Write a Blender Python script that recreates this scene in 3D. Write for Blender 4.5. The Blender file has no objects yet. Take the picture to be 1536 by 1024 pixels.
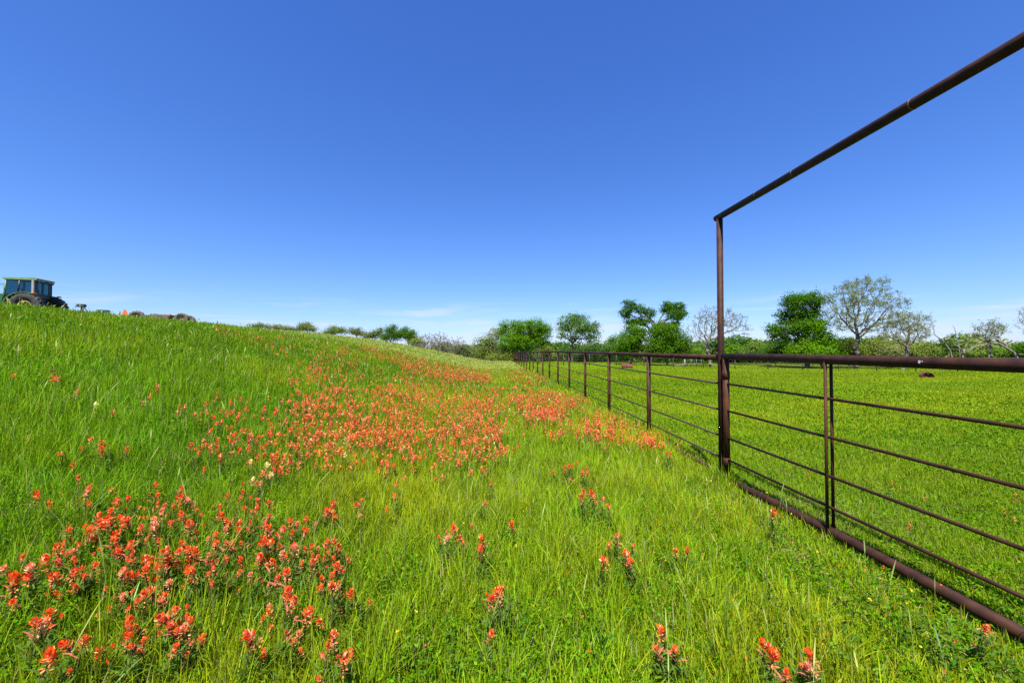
import bpy, bmesh, math, random
import numpy as np
from mathutils import Vector, Matrix

random.seed(7)
RNG = np.random.default_rng(7)
SC = bpy.context.scene
COL = SC.collection
R = math.radians

# ------------------------------------------------------------------ camera model and terrain
EYE = 1.65
FPX = 597.33            # focal length in pixels of the 1536 px wide photograph
YAW, PIT = R(3.16), R(1.06)


def sst(a, b, t):
    t = np.clip((t - a) / (b - a), 0, 1)
    return t * t * (3 - 2 * t)


def terrain(x, y):
    x = np.asarray(x, float)
    y = np.asarray(y, float)
    u = np.clip(-0.8 - x, 0, None)
    hill = 3.93 * (1 - np.exp(-(u / 12.5) ** 1.45))
    g = 1 - sst(46, 105, y + 0.25 * x)
    z = hill * g
    z = z + 0.05 * np.sin(x * 0.55 + 1.3) * np.sin(y * 0.4 + 0.6) * sst(0, 6, u)
    z = z - 0.30 * sst(12, 50, y)
    z = z - 0.30 * sst(6, 32, x)
    far = np.hypot(x, y)
    z = z - 3.0 * sst(58, 110, y) - 1.5 * sst(48, 90, x)
    z = z + 4.5 * sst(110, 330, far) * (0.6 + 0.4 * sst(0, 150, x))
    return z


def ray(px, py):
    X = (np.asarray(px, float) - 768) / FPX
    Y = (512 - np.asarray(py, float)) / FPX
    c, s = math.cos(PIT), math.sin(PIT)
    Zf = c - Y * s
    U = s + Y * c
    c, s = math.cos(YAW), math.sin(YAW)
    return X * c + Zf * s, -X * s + Zf * c, U


def at(px, py, Z):
    """World point seen at a pixel of the photograph at a depth of Z metres."""
    x, y, u = ray(px, py)
    return Vector((float(x) * Z, float(y) * Z, float(u) * Z + EYE))


def hit(px, py, h):
    """Ground points whose height-h stalk tops are seen at the given pixels."""
    px = np.atleast_1d(np.asarray(px, float))
    py = np.atleast_1d(np.asarray(py, float))
    h = np.broadcast_to(np.asarray(h, float), px.shape)
    dx, dy, du = ray(px, py)
    t = np.full(px.shape, 0.8)
    done = np.zeros(px.shape, bool)
    for _ in range(2600):
        step = np.maximum(0.006 * t, 0.01)
        nt = t + step
        below = EYE + du * nt < terrain(dx * nt, dy * nt) + h
        done |= below
        t = np.where(done, t, nt)
        if done.all() or t.max() > 200:
            break
    x, y = dx * t, dy * t
    return x, y, terrain(x, y), done & (t < 120)


def vnoise(x, y, s, seed=0):
    """Cheap smooth patchiness in about -1..1."""
    r = np.random.default_rng(seed)
    v = 0
    for k in range(5):
        a = r.uniform(0, 6.283)
        f = (0.6 + 0.5 * k) / s
        v = v + np.sin((x * math.cos(a) + y * math.sin(a)) * f * 6.283 + r.uniform(0, 6.283)) / (1 + 0.4 * k)
    return v / 2.4


# ------------------------------------------------------------------ materials
def new_mat(name):
    m = bpy.data.materials.new(name)
    m.use_nodes = True
    nt = m.node_tree
    nt.nodes.clear()
    out = nt.nodes.new('ShaderNodeOutputMaterial')
    return m, nt, out


def N(nt, kind, **kw):
    n = nt.nodes.new(kind)
    for k, v in kw.items():
        if k in n.inputs:
            n.inputs[k].default_value = v
        else:
            setattr(n, k, v)
    return n


def leaf_mat(name, trans=0.4, rough=0.55, spec=0.25, tint=(1.15, 1.1, 0.6), nscale=0.0, namp=0.25, big=0.0):
    """Two-sided leaf: reflects and lets light through; colour from the per-leaf attribute."""
    m, nt, out = new_mat(name)
    L = nt.links.new
    at_ = N(nt, 'ShaderNodeAttribute', attribute_name='Col')
    col = at_.outputs['Color']
    if nscale:
        tc = N(nt, 'ShaderNodeTexCoord')
        no = N(nt, 'ShaderNodeTexNoise', Scale=nscale, Detail=3.0)
        L(tc.outputs['Object'], no.inputs['Vector'])
        mr = N(nt, 'ShaderNodeMapRange')
        mr.inputs['From Min'].default_value = 0.3
        mr.inputs['From Max'].default_value = 0.7
        mr.inputs['To Min'].default_value = 1 - namp
        mr.inputs['To Max'].default_value = 1 + namp
        L(no.outputs['Fac'], mr.inputs['Value'])
        mu = N(nt, 'ShaderNodeVectorMath', operation='SCALE')
        L(col, mu.inputs[0])
        L(mr.outputs[0], mu.inputs['Scale'])
        col = mu.outputs[0]
    p = N(nt, 'ShaderNodeBsdfPrincipled', Roughness=rough)
    p.inputs['Specular IOR Level'].default_value = spec
    L(col, p.inputs['Base Color'])
    t = N(nt, 'ShaderNodeBsdfTranslucent')
    mt = N(nt, 'ShaderNodeVectorMath', operation='MULTIPLY')
    mt.inputs[1].default_value = tint
    L(col, mt.inputs[0])
    L(mt.outputs[0], t.inputs['Color'])
    mx = N(nt, 'ShaderNodeMixShader')
    mx.inputs[0].default_value = trans
    L(p.outputs[0], mx.inputs[1])
    L(t.outputs[0], mx.inputs[2])
    L(mx.outputs[0], out.inputs['Surface'])
    return m


def solid_mat(name, c1, c2=None, scale=8.0, rough=0.5, metal=0.0, spec=0.5, bump=0.0, lo=0.35, hi=0.65, detail=6.0, chips=None, coat=0.0):
    m, nt, out = new_mat(name)
    L = nt.links.new
    p = N(nt, 'ShaderNodeBsdfPrincipled', Roughness=rough, Metallic=metal)
    p.inputs['Specular IOR Level'].default_value = spec
    p.inputs['Coat Weight'].default_value = coat
    tc = N(nt, 'ShaderNodeTexCoord')
    no = N(nt, 'ShaderNodeTexNoise', Scale=scale, Detail=detail)
    L(tc.outputs['Object'], no.inputs['Vector'])
    cr = N(nt, 'ShaderNodeValToRGB')
    cr.color_ramp.elements[0].position = lo
    cr.color_ramp.elements[1].position = hi
    cr.color_ramp.elements[0].color = (*c1, 1)
    cr.color_ramp.elements[1].color = (*(c2 or c1), 1)
    L(no.outputs['Fac'], cr.inputs[0])
    col = cr.outputs[0]
    if chips:
        vo = N(nt, 'ShaderNodeTexNoise', Scale=chips[1], Detail=2.0)
        L(tc.outputs['Object'], vo.inputs['Vector'])
        c2r = N(nt, 'ShaderNodeValToRGB')
        c2r.color_ramp.elements[0].position = chips[2]
        c2r.color_ramp.elements[1].position = chips[2] + 0.015
        L(vo.outputs['Fac'], c2r.inputs[0])
        mx = N(nt, 'ShaderNodeMix', data_type='RGBA')
        L(c2r.outputs[0], mx.inputs['Factor'])
        L(col, mx.inputs['A'])
        mx.inputs['B'].default_value = (*chips[0], 1)
        col = mx.outputs['Result']
    L(col, p.inputs['Base Color'])
    if bump:
        b = N(nt, 'ShaderNodeBump', Strength=bump, Distance=0.01)
        L(no.outputs['Fac'], b.inputs['Height'])
        L(b.outputs[0], p.inputs['Normal'])
    L(p.outputs[0], out.inputs['Surface'])
    return m


M = {}
M['grass'] = leaf_mat('grass_blades', trans=0.34, rough=0.5, spec=0.09, tint=(1.1, 1.12, 0.4))
M['forb'] = leaf_mat('broad_leaves', trans=0.38, rough=0.6, spec=0.08, tint=(1.1, 1.1, 0.4))
M['petal'] = leaf_mat('paintbrush_petals', trans=0.35, rough=0.7, spec=0.05, tint=(1.1, 0.9, 0.7))
M['leaf'] = leaf_mat('tree_leaves', trans=0.42, rough=0.65, spec=0.05, tint=(1.1, 1.15, 0.4), nscale=0.9, namp=0.18)
M['soil'] = solid_mat('turf_soil', (0.035, 0.036, 0.014), (0.06, 0.08, 0.016), scale=3.0, rough=0.95, spec=0.1, bump=0.4)
M['bark'] = solid_mat('oak_bark', (0.07, 0.055, 0.045), (0.16, 0.135, 0.115), scale=5, rough=0.9, spec=0.15, bump=0.5)
M['pale_bark'] = solid_mat('pale_bark', (0.12, 0.10, 0.085), (0.23, 0.205, 0.175), scale=4, rough=0.9, spec=0.15, bump=0.4)
M['pipe'] = solid_mat('brown_pipe_paint', (0.021, 0.0088, 0.0056), (0.047, 0.0185, 0.0100), scale=11, rough=0.62, spec=0.17, bump=0.12, chips=((0.45, 0.42, 0.4), 13.0, 0.80))
M['post'] = solid_mat('rust_brown_post', (0.036, 0.0125, 0.006), (0.070, 0.025, 0.010), scale=9, rough=0.65, spec=0.18, bump=0.08)
M['rod'] = solid_mat('dark_rod', (0.022, 0.012, 0.009), (0.038, 0.016, 0.011), scale=9, rough=0.55, spec=0.4, bump=0.05)
M['rod_far'] = solid_mat('dull_rod', (0.035, 0.03, 0.028), (0.06, 0.045, 0.04), scale=9, rough=0.6, spec=0.4)
M['weld'] = solid_mat('weld_bead', (0.10, 0.06, 0.05), (0.2, 0.15, 0.13), scale=60, rough=0.5, metal=0.4, bump=0.4)
M['chip'] = solid_mat('bare_chip', (0.6, 0.6, 0.6), (0.75, 0.73, 0.7), scale=80, rough=0.6)
M['wire'] = solid_mat('fence_wire', (0.05, 0.04, 0.035), (0.09, 0.07, 0.06), scale=9, rough=0.6, metal=0.4)
M['rust'] = solid_mat('rusted_steel', (0.075, 0.022, 0.016), (0.15, 0.042, 0.03), scale=4, rough=0.8, spec=0.2, bump=0.15)
M['grey_metal'] = solid_mat('grey_metal', (0.13, 0.13, 0.125), (0.22, 0.215, 0.2), scale=6, rough=0.6, metal=0.2)
M['green'] = solid_mat('tractor_green', (0.022, 0.085, 0.022), (0.035, 0.11, 0.03), scale=2, rough=0.35, spec=0.5, coat=0.3)
M['pale_green'] = solid_mat('light_tractor_green', (0.075, 0.15, 0.05), (0.105, 0.185, 0.065), scale=3, rough=0.5, spec=0.4)  # lighter green for the fenders and the near front pillar
M['roof_green'] = solid_mat('light_roof_green', (0.13, 0.22, 0.085), (0.17, 0.26, 0.11), scale=3, rough=0.5, spec=0.4)  # lightest of the tractor greens, cab roof only
M['black'] = solid_mat('black_frame', (0.012, 0.012, 0.016), (0.02, 0.02, 0.024), scale=6, rough=0.5)
M['cabgrey'] = solid_mat('grey_pillar', (0.24, 0.23, 0.20), (0.30, 0.29, 0.26), scale=6, rough=0.5)
M['tyre'] = solid_mat('worn_rubber', (0.03, 0.029, 0.028), (0.07, 0.066, 0.06), scale=7, rough=0.8, spec=0.25, bump=0.15)
M['dusty_tyre'] = solid_mat('dusty_rubber', (0.09, 0.075, 0.055), (0.16, 0.14, 0.10), scale=7, rough=0.9, spec=0.15, bump=0.15)
M['rim'] = solid_mat('yellow_rim', (0.32, 0.24, 0.05), (0.40, 0.30, 0.07), scale=4, rough=0.45)
M['seat'] = solid_mat('dark_seat', (0.015, 0.015, 0.02), (0.03, 0.03, 0.035), scale=12, rough=0.8)
M['orange'] = solid_mat('orange_lens', (0.75, 0.13, 0.01), (0.85, 0.17, 0.02), scale=6, rough=0.25)
M['orange_paint'] = solid_mat('orange_paint', (0.6, 0.10, 0.02), (0.7, 0.15, 0.03), scale=6, rough=0.5)
M['deck'] = solid_mat('mower_deck', (0.10, 0.085, 0.055), (0.17, 0.14, 0.09), scale=5, rough=0.75, spec=0.2)

# tinted cab glass
m, nt, out = new_mat('cab_glass')
t_ = N(nt, 'ShaderNodeBsdfTransparent')
t_.inputs[0].default_value = (0.33, 0.57, 0.61, 1)
g_ = N(nt, 'ShaderNodeBsdfGlossy', Roughness=0.02)
mx_ = N(nt, 'ShaderNodeMixShader')
mx_.inputs[0].default_value = 0.04
nt.links.new(t_.outputs[0], mx_.inputs[1])
nt.links.new(g_.outputs[0], mx_.inputs[2])
nt.links.new(mx_.outputs[0], out.inputs['Surface'])
M['glass'] = m


# ------------------------------------------------------------------ object helpers
def tag(o, label=None, cat=None, group=None, kind=None):
    if label:
        o['label'] = label
    if cat:
        o['category'] = cat
    if group:
        o['group'] = group
    if kind:
        o['kind'] = kind
    return o


def thing(name, label, cat, loc=(0, 0, 0), rz=0.0, group=None):
    o = bpy.data.objects.new(name, None)
    o.empty_display_size = 0.1
    COL.objects.link(o)
    o.location = loc
    o.rotation_euler = (0, 0, rz)
    return tag(o, label, cat, group)


def link(name, me, parent=None, loc=None):
    o = bpy.data.objects.new(name, me)
    COL.objects.link(o)
    if parent is not None:
        o.parent = parent
    if loc is not None:
        o.location = loc
    return o


def np_mesh(name, verts, quads=None, tris=None, mat=None, cols=None, smooth=False):
    me = bpy.data.meshes.new(name)
    verts = np.ascontiguousarray(verts, np.float32)
    me.vertices.add(len(verts))
    me.vertices.foreach_set('co', verts.ravel())
    nq = 0 if quads is None else len(quads)
    ntr = 0 if tris is None else len(tris)
    idx = []
    if nq:
        idx.append(np.asarray(quads, np.int32).ravel())
    if ntr:
        idx.append(np.asarray(tris, np.int32).ravel())
    idx = np.concatenate(idx)
    me.loops.add(len(idx))
    me.loops.foreach_set('vertex_index', idx)
    start = np.concatenate([np.arange(nq) * 4, nq * 4 + np.arange(ntr) * 3]).astype(np.int32)
    me.polygons.add(nq + ntr)
    me.polygons.foreach_set('loop_start', start)
    if smooth:
        me.polygons.foreach_set('use_smooth', np.ones(nq + ntr, bool))
    if cols is not None:
        a = me.color_attributes.new('Col', 'FLOAT_COLOR', 'POINT')
        c = np.ones((len(verts), 4), np.float32)
        c[:, :3] = cols
        a.data.foreach_set('color', c.ravel())
    me.update(calc_edges=True)
    if mat:
        me.materials.append(mat)
    return me


class MB:
    """Collects simple shapes and links them as one mesh."""

    def __init__(self):
        self.bm = bmesh.new()

    def box(self, lo, hi, bev=0.0, mat=None):
        lo, hi = Vector(lo), Vector(hi)
        r = bmesh.ops.create_cube(self.bm, size=1)
        vs = r['verts']
        for v in vs:
            v.co = Vector(((lo.x + hi.x) / 2 + v.co.x * (hi.x - lo.x), (lo.y + hi.y) / 2 + v.co.y * (hi.y - lo.y), (lo.z + hi.z) / 2 + v.co.z * (hi.z - lo.z)))
        if mat is not None:
            for v in vs:
                v.co = mat @ v.co
        if bev:
            es = list({e for v in vs for e in v.link_edges})
            bmesh.ops.bevel(self.bm, geom=es, offset=bev, segments=2, affect='EDGES')
        return self

    def prism(self, pts, y0, y1):
        """Side outline in x,z carried from y0 to y1."""
        a = [self.bm.verts.new((p[0], y0, p[1])) for p in pts]
        b = [self.bm.verts.new((p[0], y1, p[1])) for p in pts]
        n = len(pts)
        self.bm.faces.new(a)
        self.bm.faces.new(list(reversed(b)))
        for i in range(n):
            self.bm.faces.new((a[i], b[i], b[(i + 1) % n], a[(i + 1) % n]))
        return self

    def tube(self, pts, rad, sides=12, caps=True):
        pts = [Vector(p) for p in pts]
        if not hasattr(rad, '__len__'):
            rad = [rad] * len(pts)
        rings = []
        for i, p in enumerate(pts):
            d = (pts[min(i + 1, len(pts) - 1)] - pts[max(i - 1, 0)]).normalized()
            ref = Vector((0, 0, 1)) if abs(d.z) < 0.9 else Vector((1, 0, 0))
            u = d.cross(ref).normalized()
            w = d.cross(u)
            rings.append([self.bm.verts.new(p + (u * math.cos(k * 2 * math.pi / sides) + w * math.sin(k * 2 * math.pi / sides)) * rad[i]) for k in range(sides)])
        for a, b in zip(rings, rings[1:]):
            for k in range(sides):
                f = self.bm.faces.new((a[k], a[(k + 1) % sides], b[(k + 1) % sides], b[k]))
                f.smooth = True
        if caps:
            self.bm.faces.new(list(reversed(rings[0])))
            self.bm.faces.new(rings[-1])
        return self

    def lathe(self, prof, axis='y', seg=40, centre=(0, 0, 0)):
        """Profile of (radius, along-axis) turned about an axis; closed loop."""
        c = Vector(centre)
        rings = []
        for k in range(seg):
            a = k * 2 * math.pi / seg
            ring = []
            for r, t in prof:
                if axis == 'y':
                    ring.append(self.bm.verts.new(c + Vector((r * math.cos(a), t, r * math.sin(a)))))
                elif axis == 'x':
                    ring.append(self.bm.verts.new(c + Vector((t, r * math.cos(a), r * math.sin(a)))))
                else:
                    ring.append(self.bm.verts.new(c + Vector((r * math.cos(a), r * math.sin(a), t))))
            rings.append(ring)
        n = len(prof)
        for k in range(seg):
            a, b = rings[k], rings[(k + 1) % seg]
            for i in range(n):
                j = (i + 1) % n
                f = self.bm.faces.new((a[i], a[j], b[j], b[i]))
                f.smooth = True
        return self

    def build(self, name, mat, parent=None):
        bmesh.ops.recalc_face_normals(self.bm, faces=self.bm.faces[:])
        me = bpy.data.meshes.new(name)
        self.bm.to_mesh(me)
        self.bm.free()
        me.materials.append(mat)
        return link(name, me, parent)


# ------------------------------------------------------------------ ground
def build_ground():
    def axis(lim):
        a = [0.0]
        s = 0.35
        while a[-1] < lim:
            a.append(a[-1] + s)
            s *= 1.045
        a = np.array(a)
        return np.concatenate([-a[:0:-1], a])
    xs = axis(1500)
    ys = axis(1500)
    gx, gy = np.meshgrid(xs, ys)
    z = terrain(gx, gy)
    n, mm = gx.shape
    v = np.stack([gx, gy, z], -1).reshape(-1, 3)
    i = np.arange(n * mm).reshape(n, mm)
    q = np.stack([i[:-1, :-1], i[:-1, 1:], i[1:, 1:], i[1:, :-1]], -1).reshape(-1, 4)
    me = np_mesh('ground', v, quads=q, mat=M['soil'], smooth=True)
    tag(link('ground', me), kind='structure')


build_ground()


# ------------------------------------------------------------------ grass
def sample_polar(n, d0, r0, fall, rmin, rmax, half=62):
    r = np.geomspace(rmin, rmax, 4000)
    d = np.minimum(1, (r0 / r) ** fall) * r
    cdf = np.concatenate([[0], np.cumsum(0.5 * (d[1:] + d[:-1]) * np.diff(r))])
    rr = np.interp(RNG.random(n) * cdf[-1], cdf, r)
    th = R(90) - YAW + R(half) * RNG.uniform(-1, 1, n)
    return rr * np.cos(th), rr * np.sin(th), rr


def count_for(d0, r0, fall, rmin, rmax, half=62):
    r = np.geomspace(rmin, rmax, 4000)
    d = d0 * np.minimum(1, (r0 / r) ** fall) * r
    return int(np.sum(0.5 * (d[1:] + d[:-1]) * np.diff(r)) * 2 * R(half))


def blades(x, y, z, h, w, col, lean, bend):
    """Curved tapering blades, five faces each."""
    n = len(x)
    yaw = RNG.uniform(0, 2 * np.pi, n)
    ld = np.stack([np.cos(yaw), np.sin(yaw), np.zeros(n)], -1)
    ld = ld + np.array([0.0, 0.0, 0])
    ld[:, 2] = 0
    wd = np.stack([-ld[:, 1], ld[:, 0], np.zeros(n)], -1)
    wd /= np.linalg.norm(wd, axis=1)[:, None] + 1e-6
    tw = RNG.uniform(-0.9, 0.9, n)
    wd = wd * np.cos(tw)[:, None] + ld * np.sin(tw)[:, None]
    base = np.stack([x, y, z - 0.01], -1)
    V = np.empty((n, 7, 3), np.float32)
    for k, (t, f) in enumerate(((0, 0.75), (0.42, 1.0), (0.76, 0.7), (1.0, 0))):
        up = h * (t - 0.42 * bend * t * t)
        out = h * (lean * t + bend * 0.75 * t * t)
        c = base + ld * out[:, None]
        c[:, 2] += up
        if k < 3:
            o = wd * (w * f * 0.5)[:, None]
            V[:, 2 * k] = c - o
            V[:, 2 * k + 1] = c + o
        else:
            V[:, 6] = c
    o = np.arange(n)[:, None] * 7
    q = np.concatenate([o + np.array([0, 1, 3, 2]), o + np.array([2, 3, 5, 4])])
    t = o + np.array([4, 5, 6])
    return V.reshape(-1, 3), q, t, np.repeat(col, 7, 0)


def leaf_quads(c, size, nrm=None, flat=0.0, aspect=0.55):
    """Rhombic leaves at centres c; nrm gives the way they mostly face."""
    n = len(c)
    a = RNG.normal(size=(n, 3))
    if nrm is not None:
        nn = nrm + RNG.normal(0, 0.55, (n, 3))
        nn /= np.linalg.norm(nn, axis=1)[:, None] + 1e-9
        a -= nn * np.sum(a * nn, 1)[:, None]
    if flat:
        a[:, 2] *= (1 - flat)
    a /= np.linalg.norm(a, axis=1)[:, None] + 1e-9
    b = RNG.normal(size=(n, 3))
    if nrm is not None:
        b = np.cross(nn, a)
    if flat:
        b[:, 2] *= (1 - flat)
    b = b - a * np.sum(a * b, 1)[:, None]
    b /= np.linalg.norm(b, axis=1)[:, None] + 1e-9
    s = np.broadcast_to(size, (n,))[:, None]
    V = np.empty((n, 4, 3), np.float32)
    V[:, 0] = c - a * s * 0.5
    V[:, 1] = c + b * s * 0.5 * aspect
    V[:, 2] = c + a * s * 0.5
    V[:, 3] = c - b * s * 0.5 * aspect
    q = np.arange(n * 4).reshape(n, 4)
    return V.reshape(-1, 3), q


def jitter_cols(base, n, amt=0.2, hue=0.15):
    c = np.broadcast_to(np.asarray(base, float), (n, 3)).copy()
    c *= (1 + amt * RNG.normal(size=n)).clip(0.35, 1.9)[:, None]
    h = hue * RNG.normal(size=n)
    c[:, 0] *= (1 + h).clip(0.4, 1.8)
    return c.clip(0.0012, 0.9)


FX = 2.90                                    # the fence line runs along y at this x
D0, R0, FALL = 8600, 4.2, 1.60
n = count_for(D0, R0, FALL, 1.1, 78)
gx, gy, gr = sample_polar(n, D0, R0, FALL, 1.1, 78)
# thinner cover at the sides of the view and right under the camera
m_ = 190000
rr_ = 0.2 + 34 * RNG.random(m_) ** 1.5
th_ = R(90) - YAW + np.where(RNG.random(m_) < 0.5, -1, 1) * np.radians(RNG.uniform(62, 125, m_))
gx = np.concatenate([gx, rr_ * np.cos(th_)])
gy = np.concatenate([gy, rr_ * np.sin(th_)])
gr = np.concatenate([gr, rr_])
m_ = 14000
rr_ = 1.15 * np.sqrt(RNG.random(m_))
th_ = np.radians(RNG.uniform(0, 360, m_))
gx = np.concatenate([gx, rr_ * np.cos(th_)])
gy = np.concatenate([gy, rr_ * np.sin(th_)])
gr = np.concatenate([gr, rr_])
keep = (gx > -36) & ~((gx > 2) & (gr > 66))
gx, gy, gr = gx[keep], gy[keep], gr[keep]
gz = terrain(gx, gy)
past = gx > FX + 0.05
u = np.clip(-0.6 - gx, 0, None)
hillness = sst(0.3, 3.2, u) * 1.0
nz1 = vnoise(gx, gy, 2.2, 1)
nz2 = vnoise(gx, gy, 7.0, 2)
nz3 = vnoise(gx, gy, 0.8, 3)
rnd = RNG.random(len(gx))
h = np.where(past, 0.066 + 0.022 * nz1 + 0.012 * nz3 + 0.035 * rnd, 0.10 + 0.16 * rnd ** 1.6 + 0.04 * nz1)
h = h + np.where(past, 0, hillness * (0.01 + 0.08 * rnd + 0.04 * nz1))
strip = np.exp(-((gx - FX) / 0.22) ** 2) * sst(5, 7, gy)
h = h + strip * 0.05 * (1 + nz3)
worn = np.exp(-((gx - FX + 0.35) / 0.75) ** 2) * (1 - sst(4.2, 6.5, gy))
h = h * (1 - 0.62 * worn)
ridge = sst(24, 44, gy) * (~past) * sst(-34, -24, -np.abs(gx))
h = h + ridge * 0.05
h = h * (1 - 0.25 * sst(10, 17, u) * (gy < 40))
h = h + (0.10 + 0.06 * rnd) * np.exp(-((gx - FX) ** 2 + (gy - 4.78) ** 2) / 0.035)
nz4 = vnoise(gx, gy, 0.32, 4)
h = h * (1 + np.where(past, 0.1, 0.32) * nz4 * (1 - sst(8, 20, gr))) * (1 + 0.15 * RNG.normal(size=len(h))).clip(0.4, 1.6)
h = h.clip(0.035, 0.62) * (1 + 0.004 * gr)
w = (0.0034 + 0.0022 * RNG.random(len(h))) * np.where(past, 0.9, 1.0)
w = np.maximum(w, 0.00070 * gr ** 1.05 * np.where(np.abs(np.arctan2(gx, gy) - YAW) > R(62), 2.2, 1.0) * (0.7 + 0.6 * RNG.random(len(h))))
col = np.empty((len(gx), 3))
c_past = np.array([0.190, 0.280, 0.007])
c_corr = np.array([0.226, 0.308, 0.008])
c_hill = np.array([0.140, 0.262, 0.005])
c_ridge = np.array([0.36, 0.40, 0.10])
col[:] = c_corr
col = col + (c_hill - c_corr) * hillness[:, None]
col[past] = c_past
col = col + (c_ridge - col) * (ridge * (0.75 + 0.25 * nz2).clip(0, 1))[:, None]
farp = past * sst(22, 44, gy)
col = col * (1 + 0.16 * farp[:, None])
warm = np.where(past, 0.15, 0.16) * nz2 + np.where(past, 0.07, 0.14) * nz1
col[:, 0] *= (1 + warm).clip(0.5, 1.6)
col *= (1 + 0.10 * nz2 + np.where(past, 0.08, 0.15) * nz3 + np.where(past, 0.04, 0.10) * nz4 * (1 - sst(8, 20, gr)) + np.where(past, 0.13, 0.20) * (1 - 0.5 * sst(5, 14, gr)) * RNG.normal(size=len(gx))).clip(0.4, 1.8)[:, None]
col[:, 0] *= (1 + np.where(past, 0.07, 0.15) * RNG.normal(size=len(gx))).clip(0.4, 1.7)
dry = RNG.random(len(gx)) < np.where(past, 0.022, 0.045) * (1 - 0.97 * sst(4, 12, gr) * past)
col[dry] = jitter_cols((0.30, 0.285, 0.12), int(dry.sum()), 0.2, 0.1)
col *= (1 + 0.13 * vnoise(gx, gy, 16.0, 8))[:, None]
col = col.clip(0.0012, 0.7)
lean = np.abs(RNG.normal(0, 0.17, len(gx))) + 0.02
bend = RNG.random(len(gx)) ** 2.0 * 0.8
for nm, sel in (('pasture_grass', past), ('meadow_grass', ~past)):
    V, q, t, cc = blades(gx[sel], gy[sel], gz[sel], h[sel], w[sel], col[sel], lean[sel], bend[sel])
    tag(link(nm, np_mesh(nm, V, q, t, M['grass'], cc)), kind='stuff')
print('blades', len(gx))


# low broad-leaved plants between the blades
def build_forbs():
    n = count_for(2600, 3.2, 1.9, 1.1, 22)
    x, y, r = sample_polar(n, 2600, 3.2, 1.9, 1.1, 22)
    nz = vnoise(x, y, 1.3, 11) + vnoise(x, y, 3.5, 12)
    k = nz + RNG.normal(0, 0.4, n) > -0.1
    x, y, r = x[k], y[k], r[k]
    pas = x > FX
    # leaves gather round little sprigs
    sx = x + RNG.normal(0, 0.012, len(x))
    hh = (1 - 0.6 * np.exp(-((x - FX + 0.2) / 0.6) ** 2) * (y < 6)) * RNG.random(len(x)) ** 1.1 * np.where(pas, 0.07, 0.13 + 0.10 * sst(0.5, 3, -x)) + 0.015
    c = np.stack([sx, y, terrain(sx, y) + hh], -1)
    rep = 3
    c = np.repeat(c, rep, 0) + RNG.normal(0, 0.009, (len(c) * rep, 3))
    rr = np.repeat(r, rep)
    size = (0.012 + 0.016 * RNG.random(len(c))) * np.maximum(1, rr / 5.5)
    V, q = leaf_quads(c, size, flat=0.45, aspect=0.62)
    cc = jitter_cols((0.098, 0.218, 0.002), len(c), 0.22, 0.25)
    tag(link('ground_cover', np_mesh('ground_cover', V, q, None, M['forb'], np.repeat(cc, 4, 0))), kind='stuff')


build_forbs()


def build_thatch():
    n = 60000
    x, y, r = sample_polar(n, 1, 3.5, 1.9, 1.2, 20)
    k = (vnoise(x, y, 1.7, 31) + RNG.normal(0, 0.4, n)) > 0.15
    x, y, r = x[k], y[k], r[k]
    c = np.stack([x, y, terrain(x, y) + RNG.uniform(0.008, 0.05, len(x))], -1)
    V, q = leaf_quads(c, RNG.uniform(0.03, 0.10, len(x)) * np.maximum(1, r / 8), flat=0.75, aspect=0.07)
    cc = jitter_cols((0.30, 0.25, 0.11), len(x), 0.3, 0.1)
    tag(link('dry_thatch', np_mesh('dry_thatch', V, q, None, M['forb'], np.repeat(cc, 4, 0))), kind='stuff')


build_thatch()


def build_weeds():
    """Coarse weeds standing in clumps: upright sprigs of long leaves."""
    n = 2100
    x, y, r = sample_polar(n, 1, 4.0, 1.6, 1.5, 24)
    k = (x < FX - 0.35) & (vnoise(x, y, 2.6, 21) + 0.5 * sst(0.5, 3, -x) > 0.05)
    x, y, r = x[k], y[k], r[k]
    n = len(x)
    per = 30
    hh = RNG.uniform(0.10, 0.24, n)
    t = RNG.random((n, per)) ** 0.8
    sp = RNG.uniform(0.03, 0.07, n)[:, None]
    a = RNG.uniform(0, 6.283, (n, per))
    rr = sp * np.sqrt(RNG.random((n, per)))
    cx = x[:, None] + np.cos(a) * rr
    cy = y[:, None] + np.sin(a) * rr
    c = np.stack([cx, cy, terrain(cx, cy) + 0.02 + t * hh[:, None]], -1).reshape(-1, 3)
    face = np.stack([np.cos(a) * 0.6, np.sin(a) * 0.6, np.ones_like(a)], -1).reshape(-1, 3)
    size = RNG.uniform(0.022, 0.042, n * per) * np.repeat(np.maximum(1, r / 7), per)
    V, q = leaf_quads(c, size, face, aspect=0.36)
    cc = np.repeat(jitter_cols((0.075, 0.155, 0.012), n, 0.25, 0.25), per, 0) * RNG.uniform(0.75, 1.25, (n * per, 1))
    tag(link('weeds', np_mesh('weeds', V, q, None, M['forb'], np.repeat(cc.clip(0.001, 0.6), 4, 0))), kind='stuff')


build_weeds()


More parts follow.
